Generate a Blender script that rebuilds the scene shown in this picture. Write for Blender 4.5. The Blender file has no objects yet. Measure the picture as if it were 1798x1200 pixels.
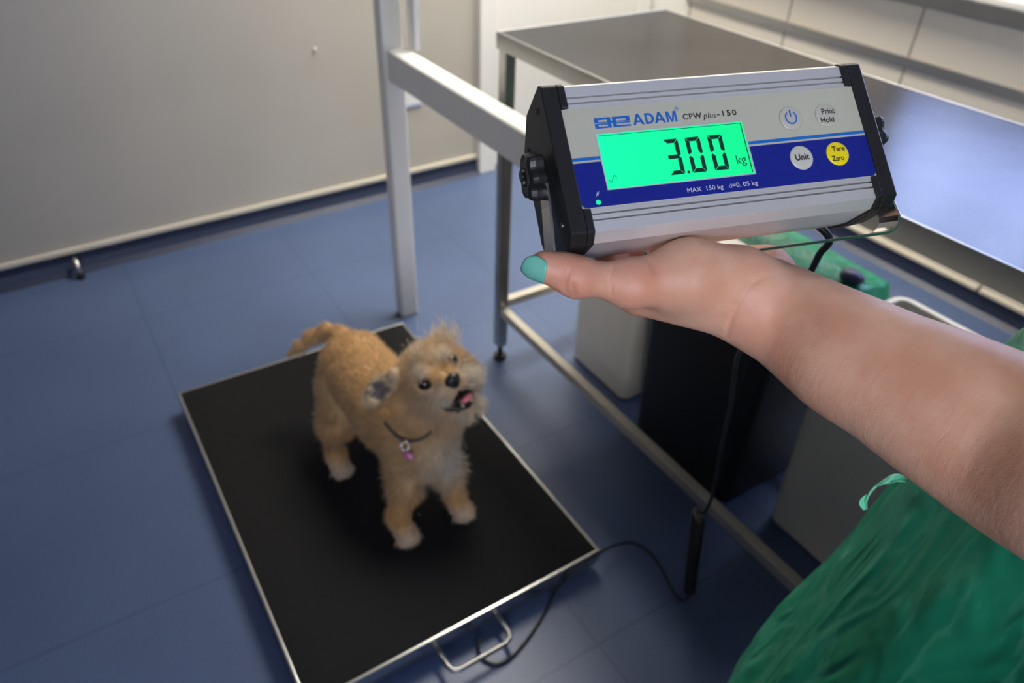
import bpy, bmesh, math, random
import numpy as np
from mathutils import Vector, Matrix, Euler
S = bpy.context.scene
COL = S.collection

# ------------------------------------------------------------------ camera
FPX = 1295.65                                  # focal length in pixels of a 1798 px wide frame
CAM = np.array([-0.06867, -0.66454, 1.25399])
AX_R = np.array([0.84536385, -0.53336159, 0.02975542])
AX_U = np.array([0.29878787, 0.51827528, 0.80132175])
AX_F = np.array([0.44281574, 0.66851788, -0.59749315])
cd = bpy.data.cameras.new('camera')
cd.sensor_width = 36.0
cd.lens = FPX / 1798 * 36.0
cd.clip_start = 0.02
cd.dof.use_dof = True
cd.dof.focus_distance = 0.435
cd.dof.aperture_fstop = 8.0
cam = bpy.data.objects.new('camera', cd)
COL.objects.link(cam)
mw = Matrix.Identity(4)
for i in range(3):
    mw[i][0] = AX_R[i]; mw[i][1] = AX_U[i]; mw[i][2] = -AX_F[i]; mw[i][3] = CAM[i]
cam.matrix_world = mw
S.camera = cam

# ------------------------------------------------------------------ view, world, daylight
S.view_settings.view_transform = 'Standard'
S.view_settings.look = 'None'
S.view_settings.exposure = 0.0
S.view_settings.gamma = 1.0
S.view_settings.use_curve_mapping = False
WIN = (-1.05, 0.68, 1.16, 1.85)               # window opening y0, y1, z0, z1 in the right wall
wd = bpy.data.worlds.new('world'); S.world = wd; wd.use_nodes = True
nt = wd.node_tree; nt.nodes.clear()
wo = nt.nodes.new('ShaderNodeOutputWorld'); bg = nt.nodes.new('ShaderNodeBackground')
bg.inputs[1].default_value = 8.5
wtc = nt.nodes.new('ShaderNodeTexCoord'); wn = nt.nodes.new('ShaderNodeTexNoise'); wn.inputs['Scale'].default_value = 9; wn.inputs['Detail'].default_value = 3
wr = nt.nodes.new('ShaderNodeValToRGB'); wr.color_ramp.elements[0].position = .42; wr.color_ramp.elements[0].color = (0.24, 0.33, 0.72, 1); wr.color_ramp.elements[1].position = .60; wr.color_ramp.elements[1].color = (0.66, 0.82, 1.30, 1)
nt.links.new(wtc.outputs['Generated'], wn.inputs['Vector']); nt.links.new(wn.outputs[0], wr.inputs[0]); nt.links.new(wr.outputs[0], bg.inputs[0])
nt.links.new(bg.outputs[0], wo.inputs[0])
def area(name, loc, size, sy, rot, power, col, portal=False):
    l = bpy.data.lights.new(name, 'AREA'); l.shape = 'RECTANGLE'; l.size = size; l.size_y = sy
    l.energy = power; l.color = col
    if portal: l.cycles.is_portal = True
    o = bpy.data.objects.new(name, l); COL.objects.link(o); o.location = loc; o.rotation_euler = rot
    return o
R90 = math.pi / 2
area('window_daylight', (2.42, (WIN[0]+WIN[1])/2, (WIN[2]+WIN[3])/2 + 0.1), 1.0, 1.9, (0, math.radians(68), 0), 3, (0.80, 0.88, 1.0))
cl = area('ceiling_light', (1.50, 1.12, 2.46), 1.1, 1.0, (0, 0, 0), 51.0, (1.0, 0.95, 0.85))
cl.data.spread = math.radians(118)
nl = area('near_window_daylight', (-0.75, -2.24, 1.62), 1.1, 0.9, (math.radians(74), 0, math.radians(-38)), 4.5, (0.98, 0.96, 0.93))
nl.data.spread = math.radians(58)

# ------------------------------------------------------------------ helpers
def at(px, py, d):                             # the point seen at (px, py), d metres in front of the lens
    return CAM + (AX_F + AX_R*(px-899)/FPX + AX_U*(600-py)/FPX) * d
def onz(px, py, z):
    d = AX_F + AX_R*(px-899)/FPX + AX_U*(600-py)/FPX
    return CAM + d*((z-CAM[2])/d[2])
def srgb(r, g, b):
    f = lambda c: (c/255/12.92) if c/255 <= 0.04045 else ((c/255+0.055)/1.055)**2.4
    return (f(r), f(g), f(b), 1.0)
def new_mat(name, color, rough=0.5, metal=0.0, **kw):
    m = bpy.data.materials.new(name); m.use_nodes = True
    p = m.node_tree.nodes['Principled BSDF']
    p.inputs['Base Color'].default_value = color
    p.inputs['Roughness'].default_value = rough
    p.inputs['Metallic'].default_value = metal
    for k, v in kw.items(): p.inputs[k.replace('_', ' ')].default_value = v
    return m
def add_noise(m, scale, c1, c2, detail=4, vec=None, bump=0.0, bscale=None, bdist=0.002, lo=0.3, hi=0.7, stretch=None):
    nt = m.node_tree; p = nt.nodes['Principled BSDF']
    tc = nt.nodes.new('ShaderNodeTexCoord'); src = tc.outputs['Object']
    if stretch:
        mp = nt.nodes.new('ShaderNodeMapping'); mp.inputs['Scale'].default_value = stretch
        nt.links.new(src, mp.inputs[0]); src = mp.outputs[0]
    if c1 is not None:
        n = nt.nodes.new('ShaderNodeTexNoise'); n.inputs['Scale'].default_value = scale; n.inputs['Detail'].default_value = detail
        r = nt.nodes.new('ShaderNodeValToRGB')
        r.color_ramp.elements[0].position = lo; r.color_ramp.elements[0].color = c1
        r.color_ramp.elements[1].position = hi; r.color_ramp.elements[1].color = c2
        nt.links.new(src, n.inputs['Vector']); nt.links.new(n.outputs[0], r.inputs[0]); nt.links.new(r.outputs[0], p.inputs['Base Color'])
    if bump:
        n2 = nt.nodes.new('ShaderNodeTexNoise'); n2.inputs['Scale'].default_value = bscale or scale; n2.inputs['Detail'].default_value = 3
        b = nt.nodes.new('ShaderNodeBump'); b.inputs['Strength'].default_value = bump; b.inputs['Distance'].default_value = bdist
        nt.links.new(src, n2.inputs['Vector']); nt.links.new(n2.outputs[0], b.inputs['Height']); nt.links.new(b.outputs[0], p.inputs['Normal'])
    return m
def mesh_obj(name, verts, faces, mat, parent=None, smooth=False):
    me = bpy.data.meshes.new(name)
    me.from_pydata([tuple(map(float, v)) for v in verts], [], [tuple(f) for f in faces])
    me.update()
    if mat: me.materials.append(mat)
    if smooth:
        for p in me.polygons: p.use_smooth = True
    o = bpy.data.objects.new(name, me); COL.objects.link(o)
    if parent is not None: o.parent = parent
    return o
class MB:
    def __init__(s): s.v = []; s.f = []
    def add(s, v, f):
        n = len(s.v); s.v += [tuple(map(float, q)) for q in v]; s.f += [tuple(i+n for i in g) for g in f]; return s
    def box(s, x0, x1, y0, y1, z0, z1):
        v = [(x, y, z) for x in (x0, x1) for y in (y0, y1) for z in (z0, z1)]
        return s.add(v, [(0,1,3,2),(4,6,7,5),(0,4,5,1),(2,3,7,6),(0,2,6,4),(1,5,7,3)])
    def rings(s, rings, close=True, caps=True):
        n = len(rings[0]); v = [p for r in rings for p in r]; f = []
        for i in range(len(rings)-1):
            for j in range(n if close else n-1):
                a = i*n+j; b = i*n+(j+1) % n
                f.append((a, b, b+n, a+n))
        if caps:
            f.append(tuple(range(n-1, -1, -1))); f.append(tuple((len(rings)-1)*n+j for j in range(n)))
        return s.add(v, f)
    def tube(s, pts, r, n=10, caps=True):
        pts = [Vector(p) for p in pts]; rr = r if hasattr(r, '__len__') else [r]*len(pts)
        t0 = (pts[1]-pts[0]).normalized(); nrm = t0.orthogonal().normalized(); rings = []
        for i, p in enumerate(pts):
            t = (pts[min(i+1, len(pts)-1)] - pts[max(i-1, 0)]).normalized()
            nrm = (nrm - t*nrm.dot(t)).normalized(); b = t.cross(nrm)
            rings.append([p + (nrm*math.cos(a) + b*math.sin(a))*rr[i] for a in [2*math.pi*k/n for k in range(n)]])
        return s.rings(rings, True, caps)
    def cyl(s, c, axis, r, h, n=24, r2=None):
        c = Vector(c); a = Vector(axis).normalized()
        return s.tube([c, c+a*h], [r, r if r2 is None else r2], n)
    def build(s, name, mat, parent=None, bevel=0.0, smooth=False, seg=2):
        o = mesh_obj(name, s.v, s.f, mat, parent, smooth)
        bm = bmesh.new(); bm.from_mesh(o.data); bmesh.ops.recalc_face_normals(bm, faces=bm.faces); bm.to_mesh(o.data); bm.free()
        if bevel:
            m = o.modifiers.new('bevel', 'BEVEL'); m.width = bevel; m.segments = seg; m.limit_method = 'ANGLE'
            m.angle_limit = math.radians(35)
        return o
def catmull(pts, k=8):
    P = [np.array(p, float) for p in pts]; P = [2*P[0]-P[1]] + P + [2*P[-1]-P[-2]]; out = []
    for i in range(1, len(P)-2):
        for j in range(k):
            t = j/k
            out.append(0.5*((2*P[i]) + (-P[i-1]+P[i+1])*t + (2*P[i-1]-5*P[i]+4*P[i+1]-P[i+2])*t*t + (-P[i-1]+3*P[i]-3*P[i+1]+P[i+2])*t**3))
    out.append(P[-2]); return out
def empty(name, loc=(0, 0, 0)):
    o = bpy.data.objects.new(name, None); COL.objects.link(o); o.location = tuple(loc); o.empty_display_size = 0.05; return o
def tag(o, label=None, cat=None, group=None, kind=None):
    if label: o['label'] = label
    if cat: o['category'] = cat
    if group: o['group'] = group
    if kind: o['kind'] = kind
    return o
def struct(o, label=None, cat=None):
    o['kind'] = 'structure'; return tag(o, label, cat)

# ------------------------------------------------------------------ materials
M = {}
M['wall'] = add_noise(new_mat('wall paint', srgb(176, 169, 154), 0.55), 3, srgb(173, 166, 151), srgb(180, 173, 158), bump=0.05, bscale=90)
M['wall_dim'] = new_mat('bounce cutting wall paint', srgb(112, 108, 100), 0.6)  # dark tone added to the unseen left and near walls to cut bounced light
M['white'] = new_mat('white gloss paint', srgb(226, 223, 214), 0.35)
M['ceil'] = new_mat('ceiling paint', srgb(205, 202, 195), 0.8)
M['trim'] = new_mat('cream trim', srgb(206, 197, 176), 0.4)
M['skirt'] = new_mat('blue vinyl skirting', srgb(38, 45, 66), 0.45)
M['steel'] = add_noise(new_mat('brushed steel', (0.40, 0.39, 0.37, 1), 0.36, 1.0), 8, (0.35, 0.34, 0.32, 1), (0.44, 0.43, 0.41, 1), bump=0.03, bscale=260, bdist=0.0006, stretch=(1, 0.12, 1))
M['steel_top'] = add_noise(new_mat('steel worktop', (0.16, 0.16, 0.16, 1), 0.21, 1.0, Specular_Tint=(.5, .5, .52, 1)), 5, (0.135, 0.135, 0.138, 1), (0.165, 0.165, 0.17, 1), bump=0.03, bscale=6, bdist=0.01)
M['chrome'] = new_mat('polished steel', (0.62, 0.61, 0.58, 1), 0.22, 1.0)
M['alu'] = new_mat('anodised aluminium', (0.86, 0.86, 0.85, 1), 0.40, 0.7)
M['black'] = add_noise(new_mat('black moulded plastic', srgb(26, 26, 27), 0.42), 1, None, None, bump=0.08, bscale=1500, bdist=0.0003)
M['rubber'] = new_mat('black cable rubber', srgb(14, 14, 15), 0.45)
M['mat'] = add_noise(new_mat('ribbed black mat', srgb(14, 13, 13), 0.8), 40, srgb(12, 11, 11), srgb(16, 15, 15), bump=0.15, bscale=700, bdist=0.0006)
M['mat'].node_tree.nodes['Principled BSDF'].inputs['Specular IOR Level'].default_value = .25
M['bin_light'] = add_noise(new_mat('beige bin plastic', srgb(232, 224, 206), 0.5), 6, srgb(228, 220, 202), srgb(236, 228, 210))
M['bin_dark'] = new_mat('dark grey bin plastic', srgb(30, 31, 34), 0.45)
M['satin'] = new_mat('satin steel rail', srgb(188, 180, 165), 0.42, 0.45)
M['dark'] = new_mat('dark foot rubber', srgb(18, 18, 18), 0.6)

def floor_mat():
    m = new_mat('blue speckled vinyl', srgb(62, 78, 118), 0.36)
    nt = m.node_tree; p = nt.nodes['Principled BSDF']; tc = nt.nodes.new('ShaderNodeTexCoord')
    n = nt.nodes.new('ShaderNodeTexNoise'); n.inputs['Scale'].default_value = 420; n.inputs['Detail'].default_value = 2
    r = nt.nodes.new('ShaderNodeValToRGB')
    r.color_ramp.elements[0].position = 0.35; r.color_ramp.elements[0].color = srgb(64, 78, 108)
    r.color_ramp.elements[1].position = 0.68; r.color_ramp.elements[1].color = srgb(88, 104, 136)
    n2 = nt.nodes.new('ShaderNodeTexNoise'); n2.inputs['Scale'].default_value = 2.5; n2.inputs['Detail'].default_value = 5
    r2 = nt.nodes.new('ShaderNodeValToRGB')
    r2.color_ramp.elements[0].position = 0.3; r2.color_ramp.elements[0].color = (0.86, 0.86, 0.86, 1)
    r2.color_ramp.elements[1].position = 0.7; r2.color_ramp.elements[1].color = (1.06, 1.06, 1.06, 1)
    mx = nt.nodes.new('ShaderNodeMix'); mx.data_type = 'RGBA'; mx.blend_type = 'MULTIPLY'; mx.inputs[0].default_value = 1
    br = nt.nodes.new('ShaderNodeTexBrick'); br.offset = 0.0
    br.inputs['Scale'].default_value = 1.0; br.inputs['Brick Width'].default_value = 0.5; br.inputs['Row Height'].default_value = 0.5
    br.inputs['Mortar Size'].default_value = 0.003; br.inputs['Mortar Smooth'].default_value = 0.6
    br.inputs['Color1'].default_value = (1, 1, 1, 1); br.inputs['Color2'].default_value = (1, 1, 1, 1); br.inputs['Mortar'].default_value = (0.74, 0.74, 0.76, 1)
    mp = nt.nodes.new('ShaderNodeMapping'); mp.inputs['Location'].default_value = (0.0, 0.13, 0)
    mx2 = nt.nodes.new('ShaderNodeMix'); mx2.data_type = 'RGBA'; mx2.blend_type = 'MULTIPLY'; mx2.inputs[0].default_value = 1
    L = nt.links.new
    L(tc.outputs['Object'], n.inputs['Vector']); L(tc.outputs['Object'], n2.inputs['Vector']); L(tc.outputs['Object'], mp.inputs[0]); L(mp.outputs[0], br.inputs['Vector'])
    L(n.outputs[0], r.inputs[0]); L(n2.outputs[0], r2.inputs[0]); L(r.outputs[0], mx.inputs[6]); L(r2.outputs[0], mx.inputs[7])
    L(mx.outputs[2], mx2.inputs[6]); L(br.outputs[0], mx2.inputs[7]); L(mx2.outputs[2], p.inputs['Base Color'])
    b = nt.nodes.new('ShaderNodeBump'); b.inputs['Strength'].default_value = 0.12; b.inputs['Distance'].default_value = 0.001
    L(n.outputs[0], b.inputs['Height']); L(b.outputs[0], p.inputs['Normal'])
    return m
M['floor'] = floor_mat()
def tile_mat():
    m = new_mat('large cream wall tiles', srgb(214, 205, 188), 0.3)
    nt = m.node_tree; p = nt.nodes['Principled BSDF']; tc = nt.nodes.new('ShaderNodeTexCoord')
    mp = nt.nodes.new('ShaderNodeMapping'); mp.inputs['Rotation'].default_value = (0, 0, 0)
    sep = nt.nodes.new('ShaderNodeSeparateXYZ'); cmb = nt.nodes.new('ShaderNodeCombineXYZ')
    br = nt.nodes.new('ShaderNodeTexBrick'); br.offset = 0.0
    br.inputs['Scale'].default_value = 1.0; br.inputs['Brick Width'].default_value = 0.47; br.inputs['Row Height'].default_value = 0.56
    br.inputs['Mortar Size'].default_value = 0.005; br.inputs['Mortar Smooth'].default_value = 0.3
    br.inputs['Color1'].default_value = srgb(216, 207, 192); br.inputs['Color2'].default_value = srgb(210, 202, 187); br.inputs['Mortar'].default_value = srgb(150, 143, 130)
    L = nt.links.new
    L(tc.outputs['Object'], sep.inputs[0]); L(sep.outputs[1], cmb.inputs[0]); L(sep.outputs[2], cmb.inputs[1])
    mp.inputs['Location'].default_value = (-0.17, -0.07, 0)
    L(cmb.outputs[0], mp.inputs[0]); L(mp.outputs[0], br.inputs['Vector']); L(br.outputs[0], p.inputs['Base Color'])
    return m
M['tile'] = tile_mat()

# ------------------------------------------------------------------ room shell
XL, XR, YN, YF, ZC = -1.9, 2.2, -2.3, 1.772, 2.5
struct(MB().box(XL-.1, XR+.1, YN-.1, YF+.25, -0.05, 0).build('floor', M['floor']), 'blue speckled vinyl floor')
struct(MB().box(XL-.1, XR+.3, YN-.1, YF+.25, ZC, ZC+.05).build('ceiling', M['ceil']))
struct(MB().box(XL-.1, XL, YN-.1, YF+.2, 0, ZC).build('wall_left', M['wall_dim']))
struct(MB().box(XL-.1, XR+.1, YN-.1, YN, 0, 1.15).box(XL-.1, XR+.1, YN-.1, YN, 2.09, ZC).box(XL-.1, -1.32, YN-.1, YN, 1.15, 2.09).box(-.18, XR+.1, YN-.1, YN, 1.15, 2.09).build('wall_near', M['wall_dim']))
struct(MB().box(-1.32, -.18, YN-.09, YN-.05, 1.15, 1.19).box(-1.32, -.18, YN-.09, YN-.05, 2.05, 2.09).box(-1.32, -1.28, YN-.09, YN-.05, 1.19, 2.05).box(-.22, -.18, YN-.09, YN-.05, 1.19, 2.05).box(-.77, -.73, YN-.09, YN-.05, 1.19, 2.05).build('window_2', M['white'], bevel=.003))
# far wall turned by two degrees, as in the room
wa = math.radians(1.9)
def far_obj(o):
    o.rotation_euler = (0, 0, wa); o.location = (0, 1.752, 0); return o
struct(far_obj(MB().box(-2.0, 1.355, 0, .12, 0, ZC).build('wall_far', M['wall'])), 'plain beige far wall above blue skirting')
sk = MB(); sk.rings([[(x, -0.036, 0), (x, -0.012, 0.012), (x, -0.004, 0.035), (x, -0.004, 0.062), (x, 0.0, 0.062), (x, 0.0, 0)] for x in (-2.0, 1.355)])
struct(far_obj(sk.build('baseboard_far', M['skirt'])), 'dark blue coved vinyl skirting')
struct(far_obj(MB().box(-2.0, 1.355, -0.010, 0, 0.062, 0.078).build('trim_1', M['trim'], bevel=.002)), 'cream trim strip on top of far skirting')
struct(far_obj(MB().box(1.355, 2.24, 0.02, .14, 0, ZC).build('wall_far_door_side', M['white'])))
# white door with frame
dr = struct(far_obj(empty('door_1')), 'plain white door in far wall')
MB().box(1.432, 2.125, -0.002, 0.018, 0.012, 2.02).build('door_leaf', M['white'], dr, bevel=.003)
MB().box(1.355, 1.432, -0.03, 0.02, 0, 2.08).box(2.125, 2.19, -0.03, 0.02, 0, 2.08).box(1.355, 2.19, -0.03, 0.02, 2.02, 2.08).build('door_frame', M['white'], dr, bevel=.004)
h = MB().cyl((1.50, -0.002, 1.0), (0, -1, 0), .009, .05).tube([(1.50, -.05, 1.0), (1.60, -.05, 1.0)], .009).build('door_handle', M['chrome'], dr)
# right wall in pieces around the window
y0, y1, z0, z1 = WIN
struct(MB().box(XR, XR+.12, YN-.1, 1.60, 0, z0).box(XR, XR+.12, YN-.1, y0, z0, ZC).box(XR, XR+.12, y1, 1.60, z0, ZC).box(XR, XR+.12, y0, y1, z1, ZC).build('wall_right', M['tile']), 'cream tiled right wall')
struct(MB().box(XR, XR+.12, 1.60, 2.0, 0, ZC).build('wall_right_corner', M['white']))
sk = MB(); sk.rings([[(XR-.03, y, 0), (XR-.008, y, 0.012), (XR-.004, y, 0.035), (XR-.004, y, 0.062), (XR, y, 0.062), (XR, y, 0)] for y in (YN, 1.80)])
struct(sk.build('baseboard_right', M['skirt']))
struct(MB().box(XR-.012, XR, YN, .164, .062, .075).box(XR-.010, XR, .174, 1.80, .062, .075).build('trim_2', M['trim'], bevel=.002), 'cream trim strip under the wall tiles')
struct(MB().box(XR-.010, XR, YN, 1.60, .612, .645).build('trim_3', M['steel'], bevel=.003), 'steel strip between tile rows')
struct(MB().box(XR-.012, XR, YN, 1.60, .785, .835).build('trim_4', M['steel'], bevel=.003), 'steel strip below the white ledge')
struct(MB().box(XR-.075, XR, YN, 1.60, .838, .862).build('trim_5', M['white'], bevel=.006), 'white ledge on the right wall')
w = struct(empty('window_1', (XR, 0, 0)), 'window above the tiled wall')
wm = MB(); t = .045
for (a, b, c, d) in ((y0, y1, z0, z0+t), (y0, y1, z1-t, z1), (y0, y0+t, z0+t, z1-t), (y1-t, y1, z0+t, z1-t), (y0+t, y1-t, 1.62, 1.65)): wm.box(.03, .08, a, b, c, d)
for yy in (.04, -.60): wm.box(.03, .08, yy-.02, yy+.02, z0+t, z1-t)
wm.build('window_frame', M['white'], w, bevel=.003)
gm = bpy.data.materials.new('window glass'); gm.use_nodes = True
gn = gm.node_tree; gn.nodes.clear(); go = gn.nodes.new('ShaderNodeOutputMaterial'); gt = gn.nodes.new('ShaderNodeBsdfTransparent'); gg = gn.nodes.new('ShaderNodeBsdfGlossy'); gx = gn.nodes.new('ShaderNodeMixShader')
gg.inputs['Roughness'].default_value = 0.02; gx.inputs[0].default_value = 0.05
gn.links.new(gt.outputs[0], gx.inputs[1]); gn.links.new(gg.outputs[0], gx.inputs[2]); gn.links.new(gx.outputs[0], go.inputs[0])
MB().box(.05, .054, y0+t, y1-t, z0+t, z1-t).build('window_pane', gm, w)
MB().box(-.05, .10, y0, y1, z0-.025, z0).build('window_sill', M['white'], w, bevel=.004)

# small things on and by the far wall
n = tag(far_obj(empty('wall_notice')), 'small white notice with pale blue lower edge on the far wall behind the white post', 'notice')
MB().box(.985, 1.115, -.004, 0, .330, .44).build('card', M['white'], n)
MB().box(.985, 1.115, -.006, 0, .318, .330).build('lower_edge', new_mat('pale blue edge', srgb(180, 184, 205), .5), n)
o = far_obj(MB().cyl((.737, 0, .565), (0, -1, 0), .0045, .008, 12).build('wall_screw', M['white'], smooth=False)); tag(o, 'tiny white screw cap high on the plain beige wall', 'screw')
ds = tag(empty('door_stop', (-.125, 1.70, 0)), 'small metal door stop with black tip below the beige wall', 'door stop')
MB().tube([(0, .036, .05), (0, .01, .05), (0, -.012, .046)], .009, 12).build('bracket', M['chrome'], ds, smooth=True)
MB().tube([(0, -.010, .052), (0, -.014, .03), (0, -.014, .012)], [.009, .007, .008], 12).build('stem', M['steel'], ds, smooth=True)
MB().cyl((0, -.014, 0.0), (0, 0, 1), .012, .014, 16).build('rubber_tip', M['dark'], ds)

# ------------------------------------------------------------------ white post and rail
fr = tag(empty('post_frame', (.667, 1.016, 0)), 'white painted metal post with a rail running towards the right', 'frame')
MB().box(-.027, .027, -.020, .020, 0, 2.5).build('post', M['white'], fr, bevel=.006, seg=3)
MB().box(-.019, .031, -2.55, -.020, .690, .764).build('rail', M['white'], fr, bevel=.007, seg=3)
MB().box(.035, .049, -.066, -.021, .764, 2.5).build('upright_strip', M['white'], fr, bevel=.002)
MB().box(-.022, .032, -2.604, -2.55, 0, 2.5).build('post', M['white'], fr, bevel=.006, seg=3)

# ------------------------------------------------------------------ steel table
TX0, TX1, TY0, TY1, TH = .775, 1.240, -1.25, .712, .854
tb = tag(empty('steel_table', (1.0, 0, 0)), 'long stainless steel table with raised rim beside the tiled wall', 'table')
mx = -1.0
MB().box(TX0+mx+.004, TX1+mx-.004, TY0+.004, TY1-.004, TH-.030, TH-.001).build('table_top', M['steel_top'], tb)
rim = MB()
for (a, b, c, d) in ((TX0, TX0+.004, TY0, TY1), (TX1-.004, TX1, TY0, TY1), (TX0+.004, TX1-.004, TY0, TY0+.004), (TX0+.004, TX1-.004, TY1-.004, TY1)):
    rim.box(a+mx, b+mx, c, d, TH-.034, TH)
rim.build('rim', M['steel'], tb, bevel=.0008)
for lx in (TX0+.018, TX1-.018):
    for ly in (TY1-.018, TY0+.018):
        lg = MB().box(lx+mx-.014, lx+mx+.014, ly-.014, ly+.014, .045, TH-.03).build('leg', M['steel'], tb, bevel=.003)
        ft = MB().cyl((lx+mx, ly, 0), (0, 0, 1), .018, .010, 20).cyl((lx+mx, ly, .010), (0, 0, 1), .007, .040, 12); ft.build('foot', M['dark'], lg)
for lx in (TX0+.018, TX1-.018):
    MB().box(lx+mx-.011, lx+mx+.011, TY0+.03, TY1-.03, .148, .172).build('lower_rail', M['satin'], tb, bevel=.002)
MB().box(TX0+mx+.03, TX1+mx-.03, TY1-.029, TY1-.007, .168, .192).build('end_rail', M['satin'], tb, bevel=.002)

# ------------------------------------------------------------------ bins under the table
def rrect(x0, x1, y0, y1, r, z, n=5):
    out = []
    for cx, cy, a0 in ((x1-r, y1-r, 0), (x0+r, y1-r, 90), (x0+r, y0+r, 180), (x1-r, y0+r, 270)):
        for k in range(n+1):
            a = math.radians(a0 + 90*k/n); out.append((cx+r*math.cos(a), cy+r*math.sin(a), z))
    return out
def make_bin(x0, x1, y0, y1, H, flare, mat, label, r=.025):
    cx, cy = (x0+x1)/2, (y0+y1)/2
    e = tag(empty('waste_bin', (cx, cy, 0)), label, 'bin', 'plastic bins under the steel table')
    a, b, c, d = x0-cx, x1-cx, y0-cy, y1-cy; f = flare; tk = .004
    mb = MB()
    mb.rings([rrect(a+.006, b-.006, c+.006, d-.006, r, 0), rrect(a, b, c, d, r, .008), rrect(a-.1*f, b+.1*f, c-.1*f, d+.1*f, r, .07),rrect(a-f, b+f, c-f, d+f, r, H),
              rrect(a-f+tk, b+f-tk, c-f+tk, d+f-tk, r-tk, H), rrect(a+tk, b-tk, c+tk, d-tk, r-tk, .012)])
    mb.build('body', mat, e, smooth=False, bevel=.0015)
    g = .009
    mr = MB(); R = [rrect(a-f-g, b+f+g, c-f-g, d+f+g, r+g, H-.016), rrect(a-f-g, b+f+g, c-f-g, d+f+g, r+g, H+.002), rrect(a-f+tk, b+f-tk, c-f+tk, d+f-tk, r-tk, H+.002), rrect(a-f+tk, b+f-tk, c-f+tk, d+f-tk, r-tk, H-.016)]
    mr.rings(R + [R[0]], caps=False); mr.build('rim', mat, e, bevel=.0015)
    return e
make_bin(.968, 1.19, .372, .60, .50, .004, M['bin_light'], 'beige plastic bin under the far end of the steel table', .02)
make_bin(.930, 1.205, -.010, .292, .50, .012, M['bin_dark'], 'dark grey plastic bin between the two beige bins', .03)
make_bin(1.000, 1.205, -.44, -.084, .50, .008, M['bin_light'], 'open beige bin nearest the green apron under the steel table', .02)

# green plastic lying over the dark bin
def plastic_mat(name, base, dark, light, alpha=None, sc=9):
    m = new_mat(name, base, 0.32); nt = m.node_tree; p = nt.nodes['Principled BSDF']
    p.inputs['Specular IOR Level'].default_value = .4
    tc = nt.nodes.new('ShaderNodeTexCoord'); mp = nt.nodes.new('ShaderNodeMapping'); mp.inputs['Scale'].default_value = (1, 1, .35)
    n = nt.nodes.new('ShaderNodeTexNoise'); n.inputs['Scale'].default_value = sc; n.inputs['Detail'].default_value = 6; n.inputs['Distortion'].default_value = 1.2
    r = nt.nodes.new('ShaderNodeValToRGB'); r.color_ramp.elements[0].position = .35; r.color_ramp.elements[0].color = dark; r.color_ramp.elements[1].position = .62; r.color_ramp.elements[1].color = light
    n3 = nt.nodes.new('ShaderNodeTexNoise'); n3.noise_type = 'RIDGED_MULTIFRACTAL'; n3.inputs['Scale'].default_value = 16; n3.inputs['Detail'].default_value = 5; n3.inputs['Distortion'].default_value = 2.0
    b = nt.nodes.new('ShaderNodeBump'); b.inputs['Strength'].default_value = .9; b.inputs['Distance'].default_value = .010
    L = nt.links.new
    L(tc.outputs['Object'], mp.inputs[0]); L(mp.outputs[0], n.inputs['Vector']); L(mp.outputs[0], n3.inputs['Vector']); L(n.outputs[0], r.inputs[0])
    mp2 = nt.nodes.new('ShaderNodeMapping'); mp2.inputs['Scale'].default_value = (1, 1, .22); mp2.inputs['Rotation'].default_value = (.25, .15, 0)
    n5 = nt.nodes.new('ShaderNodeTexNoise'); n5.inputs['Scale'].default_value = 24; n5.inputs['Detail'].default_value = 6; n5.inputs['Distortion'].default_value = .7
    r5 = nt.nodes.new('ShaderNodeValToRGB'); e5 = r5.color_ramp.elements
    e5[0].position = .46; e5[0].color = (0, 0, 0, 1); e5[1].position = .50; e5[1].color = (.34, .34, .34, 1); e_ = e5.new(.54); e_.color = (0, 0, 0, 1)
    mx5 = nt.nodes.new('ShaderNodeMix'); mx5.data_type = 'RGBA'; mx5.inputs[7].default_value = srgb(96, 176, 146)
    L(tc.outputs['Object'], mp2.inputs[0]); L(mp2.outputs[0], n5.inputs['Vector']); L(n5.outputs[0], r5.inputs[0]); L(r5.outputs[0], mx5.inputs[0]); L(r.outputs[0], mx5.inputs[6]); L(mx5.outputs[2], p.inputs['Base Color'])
    L(n3.outputs[0], b.inputs['Height']); L(b.outputs[0], p.inputs['Normal'])
    return m
M['green'] = plastic_mat('green polythene', srgb(24, 130, 96), srgb(20, 118, 88), srgb(38, 146, 110))
M['green_bag'] = plastic_mat('bright green plastic', srgb(8, 140, 96), srgb(6, 124, 84), srgb(16, 156, 108), sc=14)
rng = np.random.RandomState(4)
NX, NY = 26, 60; vs = []; fs = []
for i in range(NX):
    for j in range(NY):
        u_ = i/(NX-1); v_ = j/(NY-1)
        x = .925 + .315*u_ ; y = .35 - .405*v_
        edge = min(u_, 1-u_, v_, 1-v_)
        z = .506 + .012*min(1, edge*9) + .004*math.sin(3*u_+2*v_) + .0035*math.sin(24*u_ + 3*v_ + math.sin(5*v_)) + .002*math.sin(13*u_-7*v_)
        if edge < .04: z -= .045
        vs.append((x-1.05, y-.14, z)); 
for i in range(NX-1):
    for j in range(NY-1): fs.append((i*NY+j, (i+1)*NY+j, (i+1)*NY+j+1, i*NY+j+1))
o = mesh_obj('plastic_sheet', vs, fs, M['green_bag'], None, True); o.location = (1.05, .14, 0)
sm = o.modifiers.new('thickness', 'SOLIDIFY'); sm.thickness = .0015
tag(o, 'bright green plastic sheet draped over the dark grey bin', 'plastic sheet')
mb = MB(); mb.rings([[(1.150+.028*math.cos(a)*s*(1+.2*math.sin(3*a)), .000+.034*math.sin(a)*s, zz) for a in [2*math.pi*k/14 for k in range(14)]] for s, zz in ((.6, .520), (.75, .526), (.6, .534), (.3, .538))])
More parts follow.
